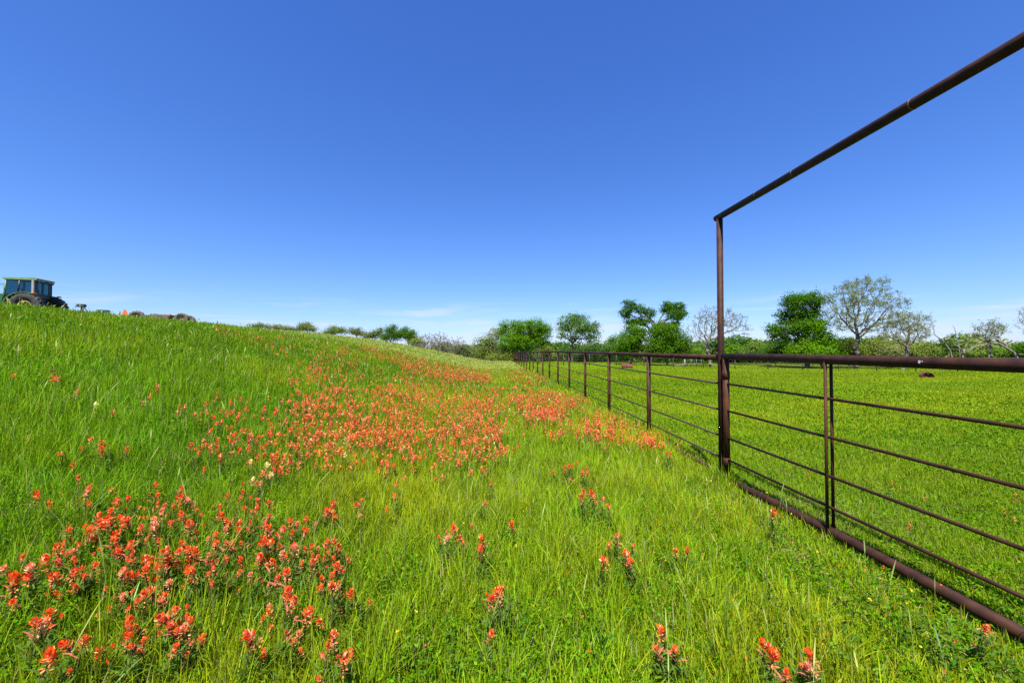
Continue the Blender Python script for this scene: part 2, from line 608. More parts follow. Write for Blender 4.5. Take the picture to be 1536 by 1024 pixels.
# pale seed stalks leaning above the grass
def build_seed_grass():
    n = 3600
    x, y, r = sample_polar(n, 1, 3.5, 1.35, 1.8, 55)
    k = (x < FX - 0.1) & (x > -28)
    x, y, r = x[k], y[k], r[k]
    n = len(x)
    z = terrain(x, y)
    h = RNG.uniform(0.26, 0.55, n) * (0.8 + 0.25 * sst(0, 3, -x))
    w = np.maximum(0.0022, 0.0006 * r)
    yaw = RNG.uniform(0, 6.283, n)
    lean = RNG.random(n) ** 1.5 * 0.7
    d = np.stack([np.cos(yaw) + 0.12, np.sin(yaw), np.zeros(n)], -1)
    base = np.stack([x, y, z], -1)
    s = np.stack([-d[:, 1], d[:, 0], np.zeros(n)], -1)
    s /= np.linalg.norm(s, axis=1)[:, None] + 1e-6
    T = (0, 0.35, 0.7, 0.78, 0.9, 1.0)
    F = (1, 0.9, 0.8, 3.2, 2.6, 0.5)
    V = np.empty((n, 12, 3), np.float32)
    for k, (t, f) in enumerate(zip(T, F)):
        c = base + d * (h * lean * t ** 1.8)[:, None]
        c[:, 2] += h * t * (1 - 0.25 * lean * t)
        V[:, 2 * k] = c - s * (w * f * 0.5)[:, None]
        V[:, 2 * k + 1] = c + s * (w * f * 0.5)[:, None]
    o = np.arange(n)[:, None] * 12
    q = np.concatenate([o + np.array([2 * k, 2 * k + 1, 2 * k + 3, 2 * k + 2]) for k in range(5)])
    cc = jitter_cols((0.27, 0.32, 0.09), n, 0.2, 0.15)
    tag(link('seeding_grass', np_mesh('seeding_grass', V.reshape(-1, 3), q, None, M['grass'], np.repeat(cc, 12, 0))), kind='stuff')


build_seed_grass()


# ------------------------------------------------------------------ paintbrush flowers
RED, CREAM, GREENISH = np.array((0.86, 0.100, 0.014)), np.array((0.92, 0.60, 0.36)), np.array((0.22, 0.25, 0.06))


def head_mesh(name, seed, pale=False, big=1.0, style=''):
    r = np.random.default_rng(seed)
    V, Q, C = [], [], []
    tiers = ((0.062, 5, 74, 0.020, 0.010), (0.056, 7, 55, 0.028, 0.013), (0.045, 8, 36, 0.032, 0.014), (0.030, 8, 22, 0.030, 0.012), (0.010, 5, 14, 0.024, 0.009), (-0.014, 4, 20, 0.020, 0.007))
    for ti, (z0, cnt, el, ln, wd) in enumerate(tiers):
        a0 = r.uniform(0, 6.28)
        for k in range(cnt):
            a = a0 + k * 6.283 / cnt + r.normal(0, 0.16)
            e = R((el + 30 if style == 'bud' else el - 12 if style == 'faded' else el) + r.normal(0, 10))
            if style == 'bud' and ti > 3:
                continue
            l = ln * r.uniform(0.8, 1.2) * big
            w = wd * r.uniform(0.8, 1.2) * big
            d = np.array([math.cos(a), math.sin(a), 0])
            s = np.array([-math.sin(a), math.cos(a), 0])
            p = np.array([0, 0, (z0 + r.normal(0, 0.003)) * big]) + d * 0.003
            b = len(V)
            red = RED * r.uniform(0.8, 1.1) * np.array([1, r.uniform(0.6, 1.9), r.uniform(0.6, 1.8)])
            base = CREAM if r.random() < 0.55 else red * 0.9
            if style == 'faded':
                red = red * 0.45 + np.array((0.40, 0.22, 0.14)) * r.uniform(0.6, 1.1)
            if pale:
                red, base = np.array((0.86, 0.80, 0.34)), np.array((0.75, 0.78, 0.30))
            elif 0 < ti < 4 and r.random() < 0.13:
                red, l = CREAM * np.array((1.0, 1.02, 0.85)), l * 0.8
            elif ti >= 4:
                red = red * 0.75 + CREAM * 0.25
                base = GREENISH
            for t, f in ((0, 0.35), (0.4, 0.75), (0.75, 1.0), (1.0, 0.45)):
                ee = e + 0.55 * (t - 0.5) * (1 if ti < 4 else -0.5)
                c = p + (d * math.cos(ee) + np.array([0, 0, math.sin(ee)])) * l * t
                V += [c - s * w * f * 0.5, c + s * w * f * 0.5 + np.array([0, 0, 0.0015])]
                cc = base if t < 0.3 else (base * 0.35 + red * 0.65 if t < 0.5 else red)
                C += [cc, cc]
            for j in range(3):
                Q.append((b + 2 * j, b + 2 * j + 1, b + 2 * j + 3, b + 2 * j + 2))
    V, C = np.array(V), np.array(C).clip(0, 0.95)
    V[:, 2] -= 0.03 * big
    return np_mesh(name, V, np.array(Q), None, M['petal'], C)


SIDE = {}


def stem_mesh(name, seed):
    """A unit-height stalk with narrow leaves; scaled in z to each plant's height."""
    r = np.random.default_rng(seed)
    V, Q, C = [], [], []
    bx, by = r.normal(0, 0.02, 2)
    cen = lambda t: np.array([bx * math.sin(t * 3.1), by * math.sin(t * 3.1), t])
    for k in range(6):
        t = k / 5
        for j in range(3):
            a = j * 2.094
            V.append(cen(t) + np.array([math.cos(a), math.sin(a), 0]) * 0.0028)
            C.append((0.16, 0.13, 0.05) if k > 2 else (0.09, 0.13, 0.03))
    for k in range(5):
        for j in range(3):
            Q.append((3 * k + j, 3 * k + (j + 1) % 3, 3 * k + 3 + (j + 1) % 3, 3 * k + 3 + j))
    sides = []
    for i in range(3):
        a = r.uniform(0, 6.283)
        t0, t1, sp = r.uniform(0.1, 0.3), r.uniform(0.68, 0.9), r.uniform(0.035, 0.085)
        b = len(V)
        for k in range(4):
            f = k / 3
            q0 = cen(t0 + (t1 - t0) * f) + np.array([math.cos(a), math.sin(a), 0]) * sp * f ** 0.7
            V += [q0 + np.array([0.0022, 0, 0]), q0 + np.array([-0.0011, 0.0019, 0]), q0 + np.array([-0.0011, -0.0019, 0])]
            C += [(0.12, 0.13, 0.04)] * 3
        for k in range(3):
            for j in range(3):
                Q.append((b + 3 * k + j, b + 3 * k + (j + 1) % 3, b + 3 * k + 3 + (j + 1) % 3, b + 3 * k + 3 + j))
        sides.append(V[-1])
    SIDE[name + str(seed)] = sides
    for i in range(64):
        t = r.uniform(0.08, 0.97) if i < 27 else r.uniform(0.05, 0.72)
        a = r.uniform(0, 6.283)
        d = np.array([math.cos(a), math.sin(a), 0])
        s = np.array([-math.sin(a), math.cos(a), 0])
        l, w = r.uniform(0.03, 0.06), r.uniform(0.006, 0.012)
        a3 = r.uniform(0, 6.283)
        out_ = np.array([math.cos(a3), math.sin(a3), 0]) * (0 if i < 27 else r.uniform(0.01, 0.085))
        b = len(V)
        g = np.array((0.085, 0.165, 0.02)) * r.uniform(0.7, 1.3)
        if t > 0.8 and r.random() < 0.4:
            g = np.array((0.5, 0.16, 0.10))
        for tt, f, up in ((0, 0.5, 0), (0.5, 1, 0.09), (1, 0.15, 0.12)):
            c = cen(t) + out_ + d * l * tt + np.array([0, 0, up])
            V += [c - s * w * f * 0.5, c + s * w * f * 0.5]
            C += [g, g]
        for j in range(2):
            Q.append((b + 2 * j, b + 2 * j + 1, b + 2 * j + 3, b + 2 * j + 2))
    return np_mesh(name, np.array(V), np.array(Q), None, M['forb'], np.array(C))


HEADS = [head_mesh('flower_head', 40 + i, big=(1.0, 0.92, 1.1, 0.85, 1.0, 1.05, 1.0, 0.95, 0.8, 0.95)[i], style=('', '', '', '', '', '', '', '', 'bud', 'faded')[i]) for i in range(10)]
PALE_HEADS = [head_mesh('flower_head', 60 + i, pale=True) for i in range(2)]
STEMS = [(stem_mesh('stem', 80 + i), SIDE['stem' + str(80 + i)]) for i in range(7)]

# head positions in the photograph, each list measured in an enlargement: (scale, x offset, y offset)
NEAR_LEFT = [(12,570),(70,540),(90,570),(120,600),(165,620),(70,600),(95,800),(130,795),(165,755),(175,770),(205,920),(215,495),(200,545),(205,520),(290,530),(362,523),(300,563),(335,568),(370,565),(310,580),(262,468),(273,420),(340,433),(310,385),(387,373),(395,395),(450,348),(487,358),(475,380),(525,375),(430,402),(490,437),(455,460),(435,508),(450,490),(541,462),(530,475),(520,517),(547,545),(540,565),(490,594),(540,645),(585,668),(490,700),(517,850),(515,820),(535,870),(575,785),(550,600),(597,358),(602,327),(652,375),(607,395),(612,415),(665,318),(700,265),(725,248),(690,285),(735,280),(720,300),(770,322),(725,358),(745,393),(803,388),(615,515),(640,515),(600,530),(716,458),(705,490),(695,505),(672,547),(660,560),(620,570),(600,590),(755,510),(790,492),(770,500),(837,480),(830,515),(870,415),(865,440),(920,440),(915,470),(960,468),(935,385),(950,400),(985,395),(1000,405),(1040,390),(1060,455),(1050,490),(1025,533),(957,548),(930,580),(998,605),(905,555),(862,570),(808,550),(808,575),(745,592),(705,610),(763,633),(655,638),(663,702),(680,757),(670,765),(713,785),(722,790),(700,835),(725,850),(360,840),(345,850),(645,895),(990,850),(965,335),(1000,325),(1033,300),(1050,350),(903,345),(865,330),(915,280),(962,268)]
TOP_LEFT = [(248,112),(330,92),(327,150),(362,52),(403,62),(385,85),(420,98),(488,97),(310,213),(315,252),(352,270),(145,277),(197,317),(418,258),(610,245),(611,282),(484,300),(520,290)]
CENTRE_L = [(23,125),(35,155),(30,183),(10,300),(10,400),(35,425),(75,425),(105,430),(150,418),(185,370),(130,385),(88,385),(35,465),(20,460),(120,488),(75,495),(58,525),(100,490),(195,475),(205,470),(127,550),(125,570),(190,548),(210,550),(258,460),(255,490),(300,490),(290,517),(275,570),(270,590),(318,580),(313,640),(232,655),(240,640),(30,622),(70,680),(50,695),(80,700),(357,675),(155,750),(57,840)]
SINGLES = [(6, [(265,838),(262,855),(265,880)], 'upright flower pair on one spot in the lower middle of the meadow'), ]
ISO6 = [((265,838),(262,870)), ((300,970),), ((220,345),(255,325),(262,340),(232,362)), ((390,300),(385,312),(365,355)), ((483,345),), ((512,228),), ((520,278),(522,290)), ((515,160),), ((730,420),(715,440),(740,430),(695,440),(770,445)), ((823,407),), ((863,455),(855,487)), ((815,475),), ((865,300),), ((888,228),), ((877,177),), ((970,398),), ((895,655),(885,685),(905,675),(880,705),(935,655)), ((965,678),), ((860,832),)]
ISO6_LABELS = ['paintbrush flower standing alone in grass between lower left cluster and bottom middle', 'small paintbrush flower at the bottom edge just left of centre', 'paintbrush flower in the loose group right of the lower left cluster', 'paintbrush flower in the small pair among tall grass left of centre', 'low paintbrush flower alone in grass left of the picture centre', 'paintbrush flower alone just below the middle flower patch', 'taller paintbrush flower with trailing bracts in grass below the middle patch', 'single orange paintbrush right under the middle patch', 'paintbrush flower in the small clump in the middle of the mown strip', 'small paintbrush flower just above the mid strip clump', 'little paintbrush flower in the pair right of the mid strip clump', 'flat topped paintbrush flower below right of the mid strip clump', 'small pale red paintbrush flower alone in the strip below the fence patch', 'small paintbrush flower alone below the right tip of the middle patch', 'paintbrush flower hanging just under the right tip of the middle patch', 'single paintbrush flower in the grass strip midway to the fence', 'paintbrush flower in the five headed clump low in the middle', 'small paintbrush flower just right of the five headed clump', 'short red paintbrush flower below the five headed clump']
ISO7 = [((90,183),(123,163),(128,170),(150,160),(178,147),(210,165),(215,190),(150,210),(187,190)), ((210,262),(245,270),(205,290),(225,287)), ((282,297),), ((335,325),), ((333,437),(335,450)), ((297,483),), ((375,462),(358,482)), ((363,523),(393,540)), ((293,545),), ((608,480),), ((585,503),), ((540,115),(550,110)), ((978,353),), ((533,840),(525,870)), ((500,900),(515,905)), ((582,878),), ((942,880),(945,912)), ((967,945),(990,990))]
ISO7_LABELS = ['paintbrush flower in the orange clump right of centre, nearest the middle fence posts', 'paintbrush flower in the pale clump right of centre', 'small paintbrush flower at the right edge of the pale clump', 'single small paintbrush flower between two clumps right of centre', 'topmost paintbrush flower of the clump in front of the gate post', 'leftmost paintbrush flower of the clump in front of the gate post', 'paintbrush flower at the heart of the clump in front of the gate post', 'paintbrush flower low on the right of the clump before the gate post', 'lowest left paintbrush flower of the clump in front of the gate post', 'tiny red paintbrush flower alone in short grass before the gate', 'tiny faded paintbrush flower beside a redder one before the gate', 'paintbrush flower beside the bottom pipe left of the gate post', 'red paintbrush flower against the bottom pipe of the gate', 'upper paintbrush flower of the clump at the bottom right of centre', 'left paintbrush flower of the clump at the bottom right of centre', 'right paintbrush flower of the clump at the bottom right of centre', 'upper paintbrush flower of the leaning red spike at the bottom right', 'lower paintbrush flower of the leaning red spike at the bottom right']
ISO8 = [((222,957),), ((210,1000),), ((248,995),), ((815,818),)]
ISO8_LABELS = ['upper paintbrush flower of the bottom edge trio near the corner', 'left paintbrush flower of the bottom edge trio near the corner', 'right paintbrush flower of the bottom edge trio near the corner', 'pinkish paintbrush flower growing against the bottom pipe near the right edge']
SECOND = [(140,205),(232,205),(30,210),(200,260),(125,268),(228,293),(270,268),(335,110),(325,135),(480,130),(520,145),(425,165),(445,180),(395,255),(360,325),(310,300),(485,240),(455,255),(545,225),(580,238),(525,268),(490,300),(625,275),(648,235),(700,230),(725,210),(795,250),(775,265),(740,295),(745,340),(798,335),(855,298),(895,285),(910,120),(905,165),(1025,175),(1055,195),(1185,210),(1190,260),(1100,365),(1120,410),(1030,380),(950,382),(870,395),(825,430),(770,430),(730,405),(630,380),(590,410),(550,390),(560,455),(490,415),(415,440),(440,370),(410,385),(218,392),(215,470),(265,500),(145,500),(320,465),(325,515),(355,475),(180,572),(360,605),(470,545),(515,545),(435,480),(485,475),(610,515),(580,550),(650,430),(665,470),(690,500),(745,510),(690,575),(775,585),(770,610),(830,545),(875,470),(900,500),(950,485),(965,510),(930,520),(900,580),(1005,595),(215,690),(765,705),(720,735),(705,790),(645,805),(555,800)]
PALE = [(612,640),(690,670),(540,765),(725,715)]
PALE_LABELS = ['pale yellow paintbrush flower, upper left of the yellow four below the left patch', 'brightest pale yellow paintbrush flower below the left patch', 'lowest pale yellow paintbrush flower under the left patch', 'pale yellow paintbrush flower pressed against a red one under the left patch']

flower_count = 0


def plant(px, py, label, group, pale=False, hgt=None, size=1.0):
    global flower_count
    hh = hgt or random.uniform(0.22, 0.33)
    x, y, z, ok = hit(px, py, hh)
    if not ok[0]:
        return
    root = thing('paintbrush_flower', label, 'wildflower', (x[0], y[0], z[0]), random.uniform(0, 6.28), group)
    root.rotation_euler = (random.gauss(0, 0.10), random.gauss(0, 0.10), random.uniform(0, 6.28))
    sm_, sides = random.choice(STEMS)
    s = link('stem', sm_, root)
    s.scale = (1, 1, hh)
    hd = link('flower_head', random.choice(PALE_HEADS if pale else HEADS), root, (0, 0, hh))
    k = 0.88 * size * random.choice((0.65, 0.8, 0.88, 0.95, 1.0, 1.08)) * random.uniform(0.92, 1.1)
    hd.scale = (k, k, k * random.uniform(0.85, 1.2))
    hd.rotation_euler = (random.gauss(0, 0.2), random.gauss(0, 0.2), random.uniform(0, 6.28))
    if not pale:
        for sx_, sy_, sz_ in sides[:random.choice((0, 1, 1, 2, 2, 3)) if group and ('cluster' in group or 'bunch' in group) else random.choice((0, 0, 1)) if group and 'patch' in group else 0]:
            h2 = link('flower_head', random.choice(HEADS), root, (sx_, sy_, sz_ * hh))
            k2 = k * random.uniform(0.45, 0.85)
            h2.scale = (k2, k2, k2)
            h2.rotation_euler = (random.gauss(0, 0.25), random.gauss(0, 0.25), random.uniform(0, 6.28))
    flower_count += 1


def near_label(px, py):
    """Which part of the big near cluster a head stands in."""
    if py > 925:
        return ('red paintbrush flower on the sparse bottom fringe of the lower left cluster', 'bottom fringe of the lower left flower cluster')
    if px < 80:
        return ('red paintbrush flower in the bunch at the left picture edge', 'paintbrush bunch at the left edge')
    if py < 790 and px > 320:
        return ('red paintbrush flower on the upper right edge of the lower left cluster', 'upper right edge of the lower left flower cluster')
    if py < 790:
        return ('red paintbrush flower at the top of the crowded lower left cluster', 'top of the lower left flower cluster')
    if px < 170:
        return ('red paintbrush flower on the left side of the crowded lower left cluster', 'left side of the lower left flower cluster')
    if px < 290:
        return ('red paintbrush flower in the crowded middle of the lower left cluster', 'middle of the lower left flower cluster')
    return ('red paintbrush flower in the dense right half of the lower left cluster', 'right half of the lower left flower cluster')


for a, b in NEAR_LEFT:
    px, py = a / 2.6675, 640 + b / 2.667
    lb, gp = near_label(px, py)
    plant(px, py, lb, gp)
for a, b in TOP_LEFT:
    px, py = a / 2.6675, 640 + b / 2.667
    if py < 710 and px < 200:
        lb, gp = 'red paintbrush flower in the small group up the left slope, above the big cluster', 'small flower group up the left slope'
        if (a, b) == (248, 112):
            lb, gp = 'round red paintbrush flower standing apart left of the small slope group', None
    elif px < 80:
        lb, gp = 'red paintbrush flower of the low pair by the left edge, above the cluster', 'low flower pair by the left edge'
    else:
        lb, gp = 'red paintbrush flower strung between the slope group and the lower left cluster', 'flowers between the slope group and the cluster'
    plant(px, py, lb, gp)
for a, b in CENTRE_L:
    px, py = 400 + a / 2.6675, 640 + b / 2.667
    if px < 442 and py < 770:
        lb, gp = 'red paintbrush flower between the left patch and the lower left cluster', 'flowers between the left patch and the cluster'
    elif py > 868:
        lb, gp = 'red paintbrush flower straggling below the right end of the lower left cluster', 'stragglers below the lower left cluster'
    else:
        lb, gp = 'red paintbrush flower at the right end of the lower left cluster', 'right end of the lower left flower cluster'
    plant(px, py, lb, gp)
for lists, labels, ox, oy, sc in ((ISO6, ISO6_LABELS, 400, 640, 2.6675), (ISO7, ISO7_LABELS, 800, 640, 2.6675), (ISO8, ISO8_LABELS, 1136, 600, 2.415)):
    for pts, lb in zip(lists, labels):
        for a, b in pts:
            plant(ox + a / sc, oy + b / sc, lb, lb.replace('paintbrush flower', 'paintbrush flowers') if len(pts) > 1 else None, hgt=random.uniform(0.19, 0.28), size=1.12 if oy + b / sc < 880 else 0.92)
for a, b in SECOND:
    px, py = 260 + a / 5.12, 570 + b / 5.12
    if px < 345 and py < 640:
        lb, gp = 'coral paintbrush flower on the upper left edge of the left slope patch', 'upper left edge of the slope patch'
    elif py > 685:
        lb, gp = 'coral paintbrush flower beside the pale yellow ones under the slope patch', 'red flowers beside the yellow ones'
    elif px < 345:
        lb, gp = 'coral paintbrush flower on the lower left edge of the left slope patch', 'lower left edge of the slope patch'
    elif py < 625:
        lb, gp = 'coral paintbrush flower in the top row of the left slope patch', 'top of the slope patch'
    else:
        lb, gp = 'coral paintbrush flower in the heart of the left slope patch', 'heart of the slope patch'
    plant(px, py, lb, gp)
for (a, b), lb in zip(PALE, PALE_LABELS):
    plant(260 + a / 5.12, 570 + b / 5.12, lb, None, pale=True)
print('flowers', flower_count)


def build_far_flowers():
    """The thousands of paintbrush heads up the slope and along the fence, too many to count."""
    # image-space outline of each drift: polygon, number of heads
    drifts = [
        ([(505,640),(560,655),(640,690),(735,690),(755,640),(720,612),(640,600),(560,612)], 620),
        ([(420,700),(520,700),(640,690),(600,650),(520,640),(430,650)], 150),
        ([(560,612),(640,600),(720,612),(750,620),(740,590),(680,568),(600,560),(560,585)], 520),
        ([(600,560),(680,568),(740,575),(735,556),(700,548),(640,540),(600,545)], 420),
        ([(530,515),(560,518),(640,536),(735,560),(740,572),(680,568),(600,548),(560,535)], 900),
        ([(480,520),(560,535),(600,560),(560,612),(500,600),(455,560)], 300),
        ([(440,600),(560,612),(505,640),(480,660),(440,640)], 90),
        ([(400,495),(450,505),(530,515),(560,535),(480,540),(440,520)], 110),
        ([(310,486),(345,489),(375,500),(440,520),(430,530),(370,512),(315,495)], 60),
        ([(400,520),(480,540),(500,600),(440,590),(410,560)], 60),
        ([(430,600),(520,575),(540,625),(440,630)], 70),
        ([(758,596),(790,584),(830,586),(868,594),(850,606),(845,625),(800,630),(775,612)], 460),
        ([(850,606),(868,594),(885,600),(872,610)], 40),
        ([(872,630),(890,612),(935,622),(968,640),(990,652),(1000,668),(960,664),(900,655),(872,642)], 330),
        ([(780,625),(860,632),(880,655),(820,655)], 35),
        ([(757,555),(775,550),(805,558),(825,568),(800,578),(770,570)], 150),
        ([(700,590),(760,596),(760,680),(730,690)], 110),
        ([(290,600),(500,590),(520,690),(420,720),(300,670)], 70),
        ([(560,690),(740,690),(735,720),(600,715)], 22),
        ([(0,560),(290,540),(290,620),(180,640)], 14),
        ([(720,570),(780,580),(770,600),(730,600)], 60),
        ([(1100,590),(1500,600),(1536,700),(1536,860),(1250,760)], 13),
    ]
    hx, hy, hh = [], [], []
    for poly, n in drifts:
        P = np.array(poly, float)
        lo, hi = P.min(0), P.max(0)
        n = int(n * (1.2 if P[0][0] < 1000 else 1))
        need, tries = n, 0
        seeds = lo + (hi - lo) * RNG.random((max(6, n // 9), 2))
        while need > 0 and tries < 60:
            tries += 1
            m = need * 3 + 10
            p = lo + (hi - lo) * RNG.random((m, 2))
            cl = RNG.random(m) < 0.42
            p[cl] = seeds[RNG.integers(0, len(seeds), cl.sum())] + RNG.normal(0, 1, (cl.sum(), 2)) * np.array([0.035, 0.035]) * (hi - lo).max() * np.array([1, 0.55])
            ins = np.zeros(m, bool)
            j = len(P) - 1
            for i in range(len(P)):
                a, b = P[i], P[j]
                c = ((a[1] > p[:, 1]) != (b[1] > p[:, 1])) & (p[:, 0] < (b[0] - a[0]) * (p[:, 1] - a[1]) / (b[1] - a[1] + 1e-9) + a[0])
                ins ^= c
                j = i
            p = p[ins]
            p = p[RNG.random(len(p)) > 0.75 * np.clip((p[:, 1] - 635) / 55, 0, 1) * (p[:, 0] < 760)][:need]
            need -= len(p)
            p = p + RNG.normal(0, 1, p.shape) * np.array([11, 4.5]) * (RNG.random((len(p), 1)) < 0.6) * np.clip((p[:, 1:] - 520) / 90, 0.25, 1.3)
            hx.append(p[:, 0])
            hy.append(p[:, 1])
    px, py = np.concatenate(hx), np.concatenate(hy)
    hh = RNG.uniform(0.26, 0.40, len(px)) * np.where(px > 900, 0.55, 1)
    x, y, z, ok = hit(px, py, hh)
    x, y, z, hh = x[ok], y[ok], z[ok], hh[ok]
    n = len(x)
    r = np.hypot(x, y)
    top = np.stack([x, y, z + hh], -1)
    # heads: upward-flaring bracts round each top
    k = 13
    ang = RNG.uniform(0, 6.283, (n, k))
    el = RNG.uniform(0.15, 1.35, (n, k))
    d = np.stack([np.cos(ang) * np.cos(el), np.sin(ang) * np.cos(el), np.sin(el)], -1)
    s = np.stack([-np.sin(ang), np.cos(ang), RNG.normal(0, 0.3, (n, k))], -1)
    grow = (1 + 0.022 * r)[:, None, None]
    grow = grow * np.where(x > FX + 0.2, 0.55, 1.0)[:, None, None]
    ln = RNG.uniform(0.022, 0.036, (n, k, 1)) * grow
    wd = RNG.uniform(0.010, 0.016, (n, k, 1)) * grow
    o = top[:, None, :] + np.stack([np.zeros((n, k)), np.zeros((n, k)), RNG.uniform(-0.055, 0.012, (n, k))], -1)
    V = np.stack([o, o + d * ln * 0.65 + s * wd * 0.5, o + d * ln, o + d * ln * 0.65 - s * wd * 0.5], 2).reshape(-1, 3)
    q = np.arange(n * k * 4).reshape(-1, 4)
    red = RED * RNG.uniform(0.62, 1.0, (n, 1)) * np.stack([np.ones(n), RNG.uniform(0.9, 2.3, n), RNG.uniform(1.0, 5.0, n)], -1)
    yel = RNG.random(n) < 0.012
    red[yel] = (0.84, 0.76, 0.32)
    col = np.repeat(np.repeat(red[:, None], k, 1)[:, :, None], 4, 2)
    pale = (RNG.random((n, k)) < 0.4) & ~yel[:, None]
    col[pale, 0] = CREAM
    col = col.reshape(-1, 3)
    # stalks
    w = np.maximum(0.004, 0.0005 * r)
    b = np.stack([x, y, z], -1)
    a2 = RNG.uniform(0, 6.283, n)
    sd = np.stack([np.cos(a2), np.sin(a2), np.zeros(n)], -1) * w[:, None] * 0.5
    VS = np.stack([b - sd, b + sd, top + sd, top - sd], 1).reshape(-1, 3)
    qs = np.arange(n * 4).reshape(-1, 4) + len(V)
    cs = np.repeat(jitter_cols((0.12, 0.14, 0.04), n, 0.2, 0.1), 4, 0)
    me = np_mesh('wildflowers', np.concatenate([V, VS]), np.concatenate([q, qs]), None, M['petal'], np.concatenate([col, cs]).clip(0, 0.95))
    tag(link('wildflowers', me), kind='stuff')
    # pin-head buttercups and scarlet specks low in the grass
    n = 1300
    x, y, r = sample_polar(n, 1, 4, 1.5, 1.6, 26)
    kp = (x < FX) | (RNG.random(n) < 0.12)
    x, y, r = x[kp], y[kp], r[kp]
    n = len(x)
    z = terrain(x, y)
    kk = 5
    c = np.stack([x, y, z + RNG.uniform(0.06, 0.17, n) * np.where(x > FX, 0.7, 1)], -1)
    c = np.repeat(c, kk, 0) + RNG.normal(0, 0.004, (n * kk, 3))
    V, q = leaf_quads(c, 0.012 * np.repeat(np.maximum(1, r / 9), kk), aspect=0.9)
    base = np.where(RNG.random(n)[:, None] < 0.6, np.array((0.75, 0.58, 0.04)), np.array((0.75, 0.14, 0.03)))
    tag(link('buttercup_flowers', np_mesh('buttercup_flowers', V, q, None, M['petal'], np.repeat(np.repeat(base, kk, 0), 4, 0))), kind='stuff')


build_far_flowers()

# ------------------------------------------------------------------ pipe fence along the field
gzf = lambda y: float(terrain(FX, y))
PY = [7.15 + 2.44 * k for k in range(18)]
TOP_H, RAIL_H = 1.54, (1.212, 0.885, 0.560, 0.293)


def rail_pts(hh, y0, y1, step=2.44):
    n = max(1, int(round((y1 - y0) / step)))
    return [(FX, y0 + (y1 - y0) * i / n, gzf(y0 + (y1 - y0) * i / n) + hh) for i in range(n + 1)]


fence = thing('pipe_fence', 'long brown steel pipe fence running from the gate to the far trees', 'fence', (FX, 7.15, gzf(7.15)))
FL = Vector((FX, 7.15, gzf(7.15)))


def under(o, root):
    o.matrix_parent_inverse = Matrix.Translation(-root.location)
    return o


for y in PY:
    mb = MB()
    z = gzf(y)
    mb.tube([(FX, y, z - 0.3), (FX, y, z + TOP_H - 0.032)], 0.0365, 14)
    under(mb.build('post', M['post'], fence), fence)
under(MB().tube(rail_pts(TOP_H, 4.93, PY[-1] + 0.05), 0.0365, 14).build('top_rail', M['pipe'], fence), fence)
for hh in RAIL_H:
    under(MB().tube(rail_pts(hh, 4.93, PY[-1]), 0.0125, 8).build('rail', M['rod'], fence), fence)
under(MB().tube(rail_pts(0.09, 4.93, PY[-1]), 0.03, 10).build('bottom_rail', M['pipe'], fence), fence)

# tall gate frame
arch = thing('gate_frame', 'tall brown pipe gate frame with an overhead beam', 'gate frame', (FX, 4.86, gzf(4.86)))
for y in (4.86, -0.12):
    o = MB().tube([(FX, y, gzf(y) - 0.4), (FX, y, 3.285)], 0.0375, 16).build('post', M['pipe'], arch)
    under(o, arch)
o = MB().tube([(FX, 4.935, 3.32), (FX, -0.2, 3.34)], 0.0385, 18).build('overhead_beam', M['pipe'], arch)
under(o, arch)
for y in (3.62, 4.15, 2.55):
    zz = 3.32 + (4.935 - y) * 0.02 / 5.135
    o = MB().lathe([(0.0382, -0.004), (0.0395, -0.003), (0.0400, 0), (0.0395, 0.003), (0.0382, 0.004)], 'y', 20, (FX, y, zz)).build('weld_bead', M['weld'], arch)
    under(o, arch)

# the wide gate panel
gate = thing('pipe_gate', 'wide brown pipe gate with four rods and a heavy bottom pipe', 'gate', (FX, 4.755, gzf(4.7)))
G0, G1 = 4.755, 0.05
put = lambda mb, nm, mt: under(mb.build(nm, mt, gate), gate)
put(MB().tube([(FX, G0, 0.11), (FX, G0, 1.53)], 0.0375, 16), 'hinge_post', M['post'])
for hz in (0.27, 1.33):
    put(MB().lathe([(0.0374, -0.05), (0.0425, -0.048), (0.0425, 0.048), (0.0374, 0.05)], 'z', 20, (FX, G0, hz)), 'hinge_sleeve', M['post'])
put(MB().tube([(FX, 4.80, 1.558), (FX, 2.6, 1.558), (FX, G1, 1.558)], 0.0400, 18), 'top_rail', M['pipe'])
put(MB().tube([(FX, 4.70, 0.05), (FX, 4.2, 0.07), (FX, 3.5, 0.092), (FX, 3.2, 0.098), (FX, G1, 0.098)], 0.0385, 18), 'bottom_pipe', M['pipe'])
for hh in (1.222, 0.893, 0.562, 0.300):
    put(MB().tube([(FX, G0 - 0.03, hh), (FX, G1, hh)], 0.0125, 10), 'rod', M['pipe'])
for yb in (3.27, 1.66):
    for s in (-1, 1):
        put(MB().tube([(FX + s * 0.0265, yb, 0.10), (FX + s * 0.0265, yb, 1.54)], 0.0125, 10), 'brace', M['post'])
# bare-metal chips on the rail
put(MB().box((FX - 0.0412, 2.500, 1.553), (FX - 0.0392, 2.512, 1.573), 0.0005).box((FX - 0.0411, 2.484, 1.564), (FX - 0.0392, 2.502, 1.569), 0.0003), 'paint_chip', M['chip'])

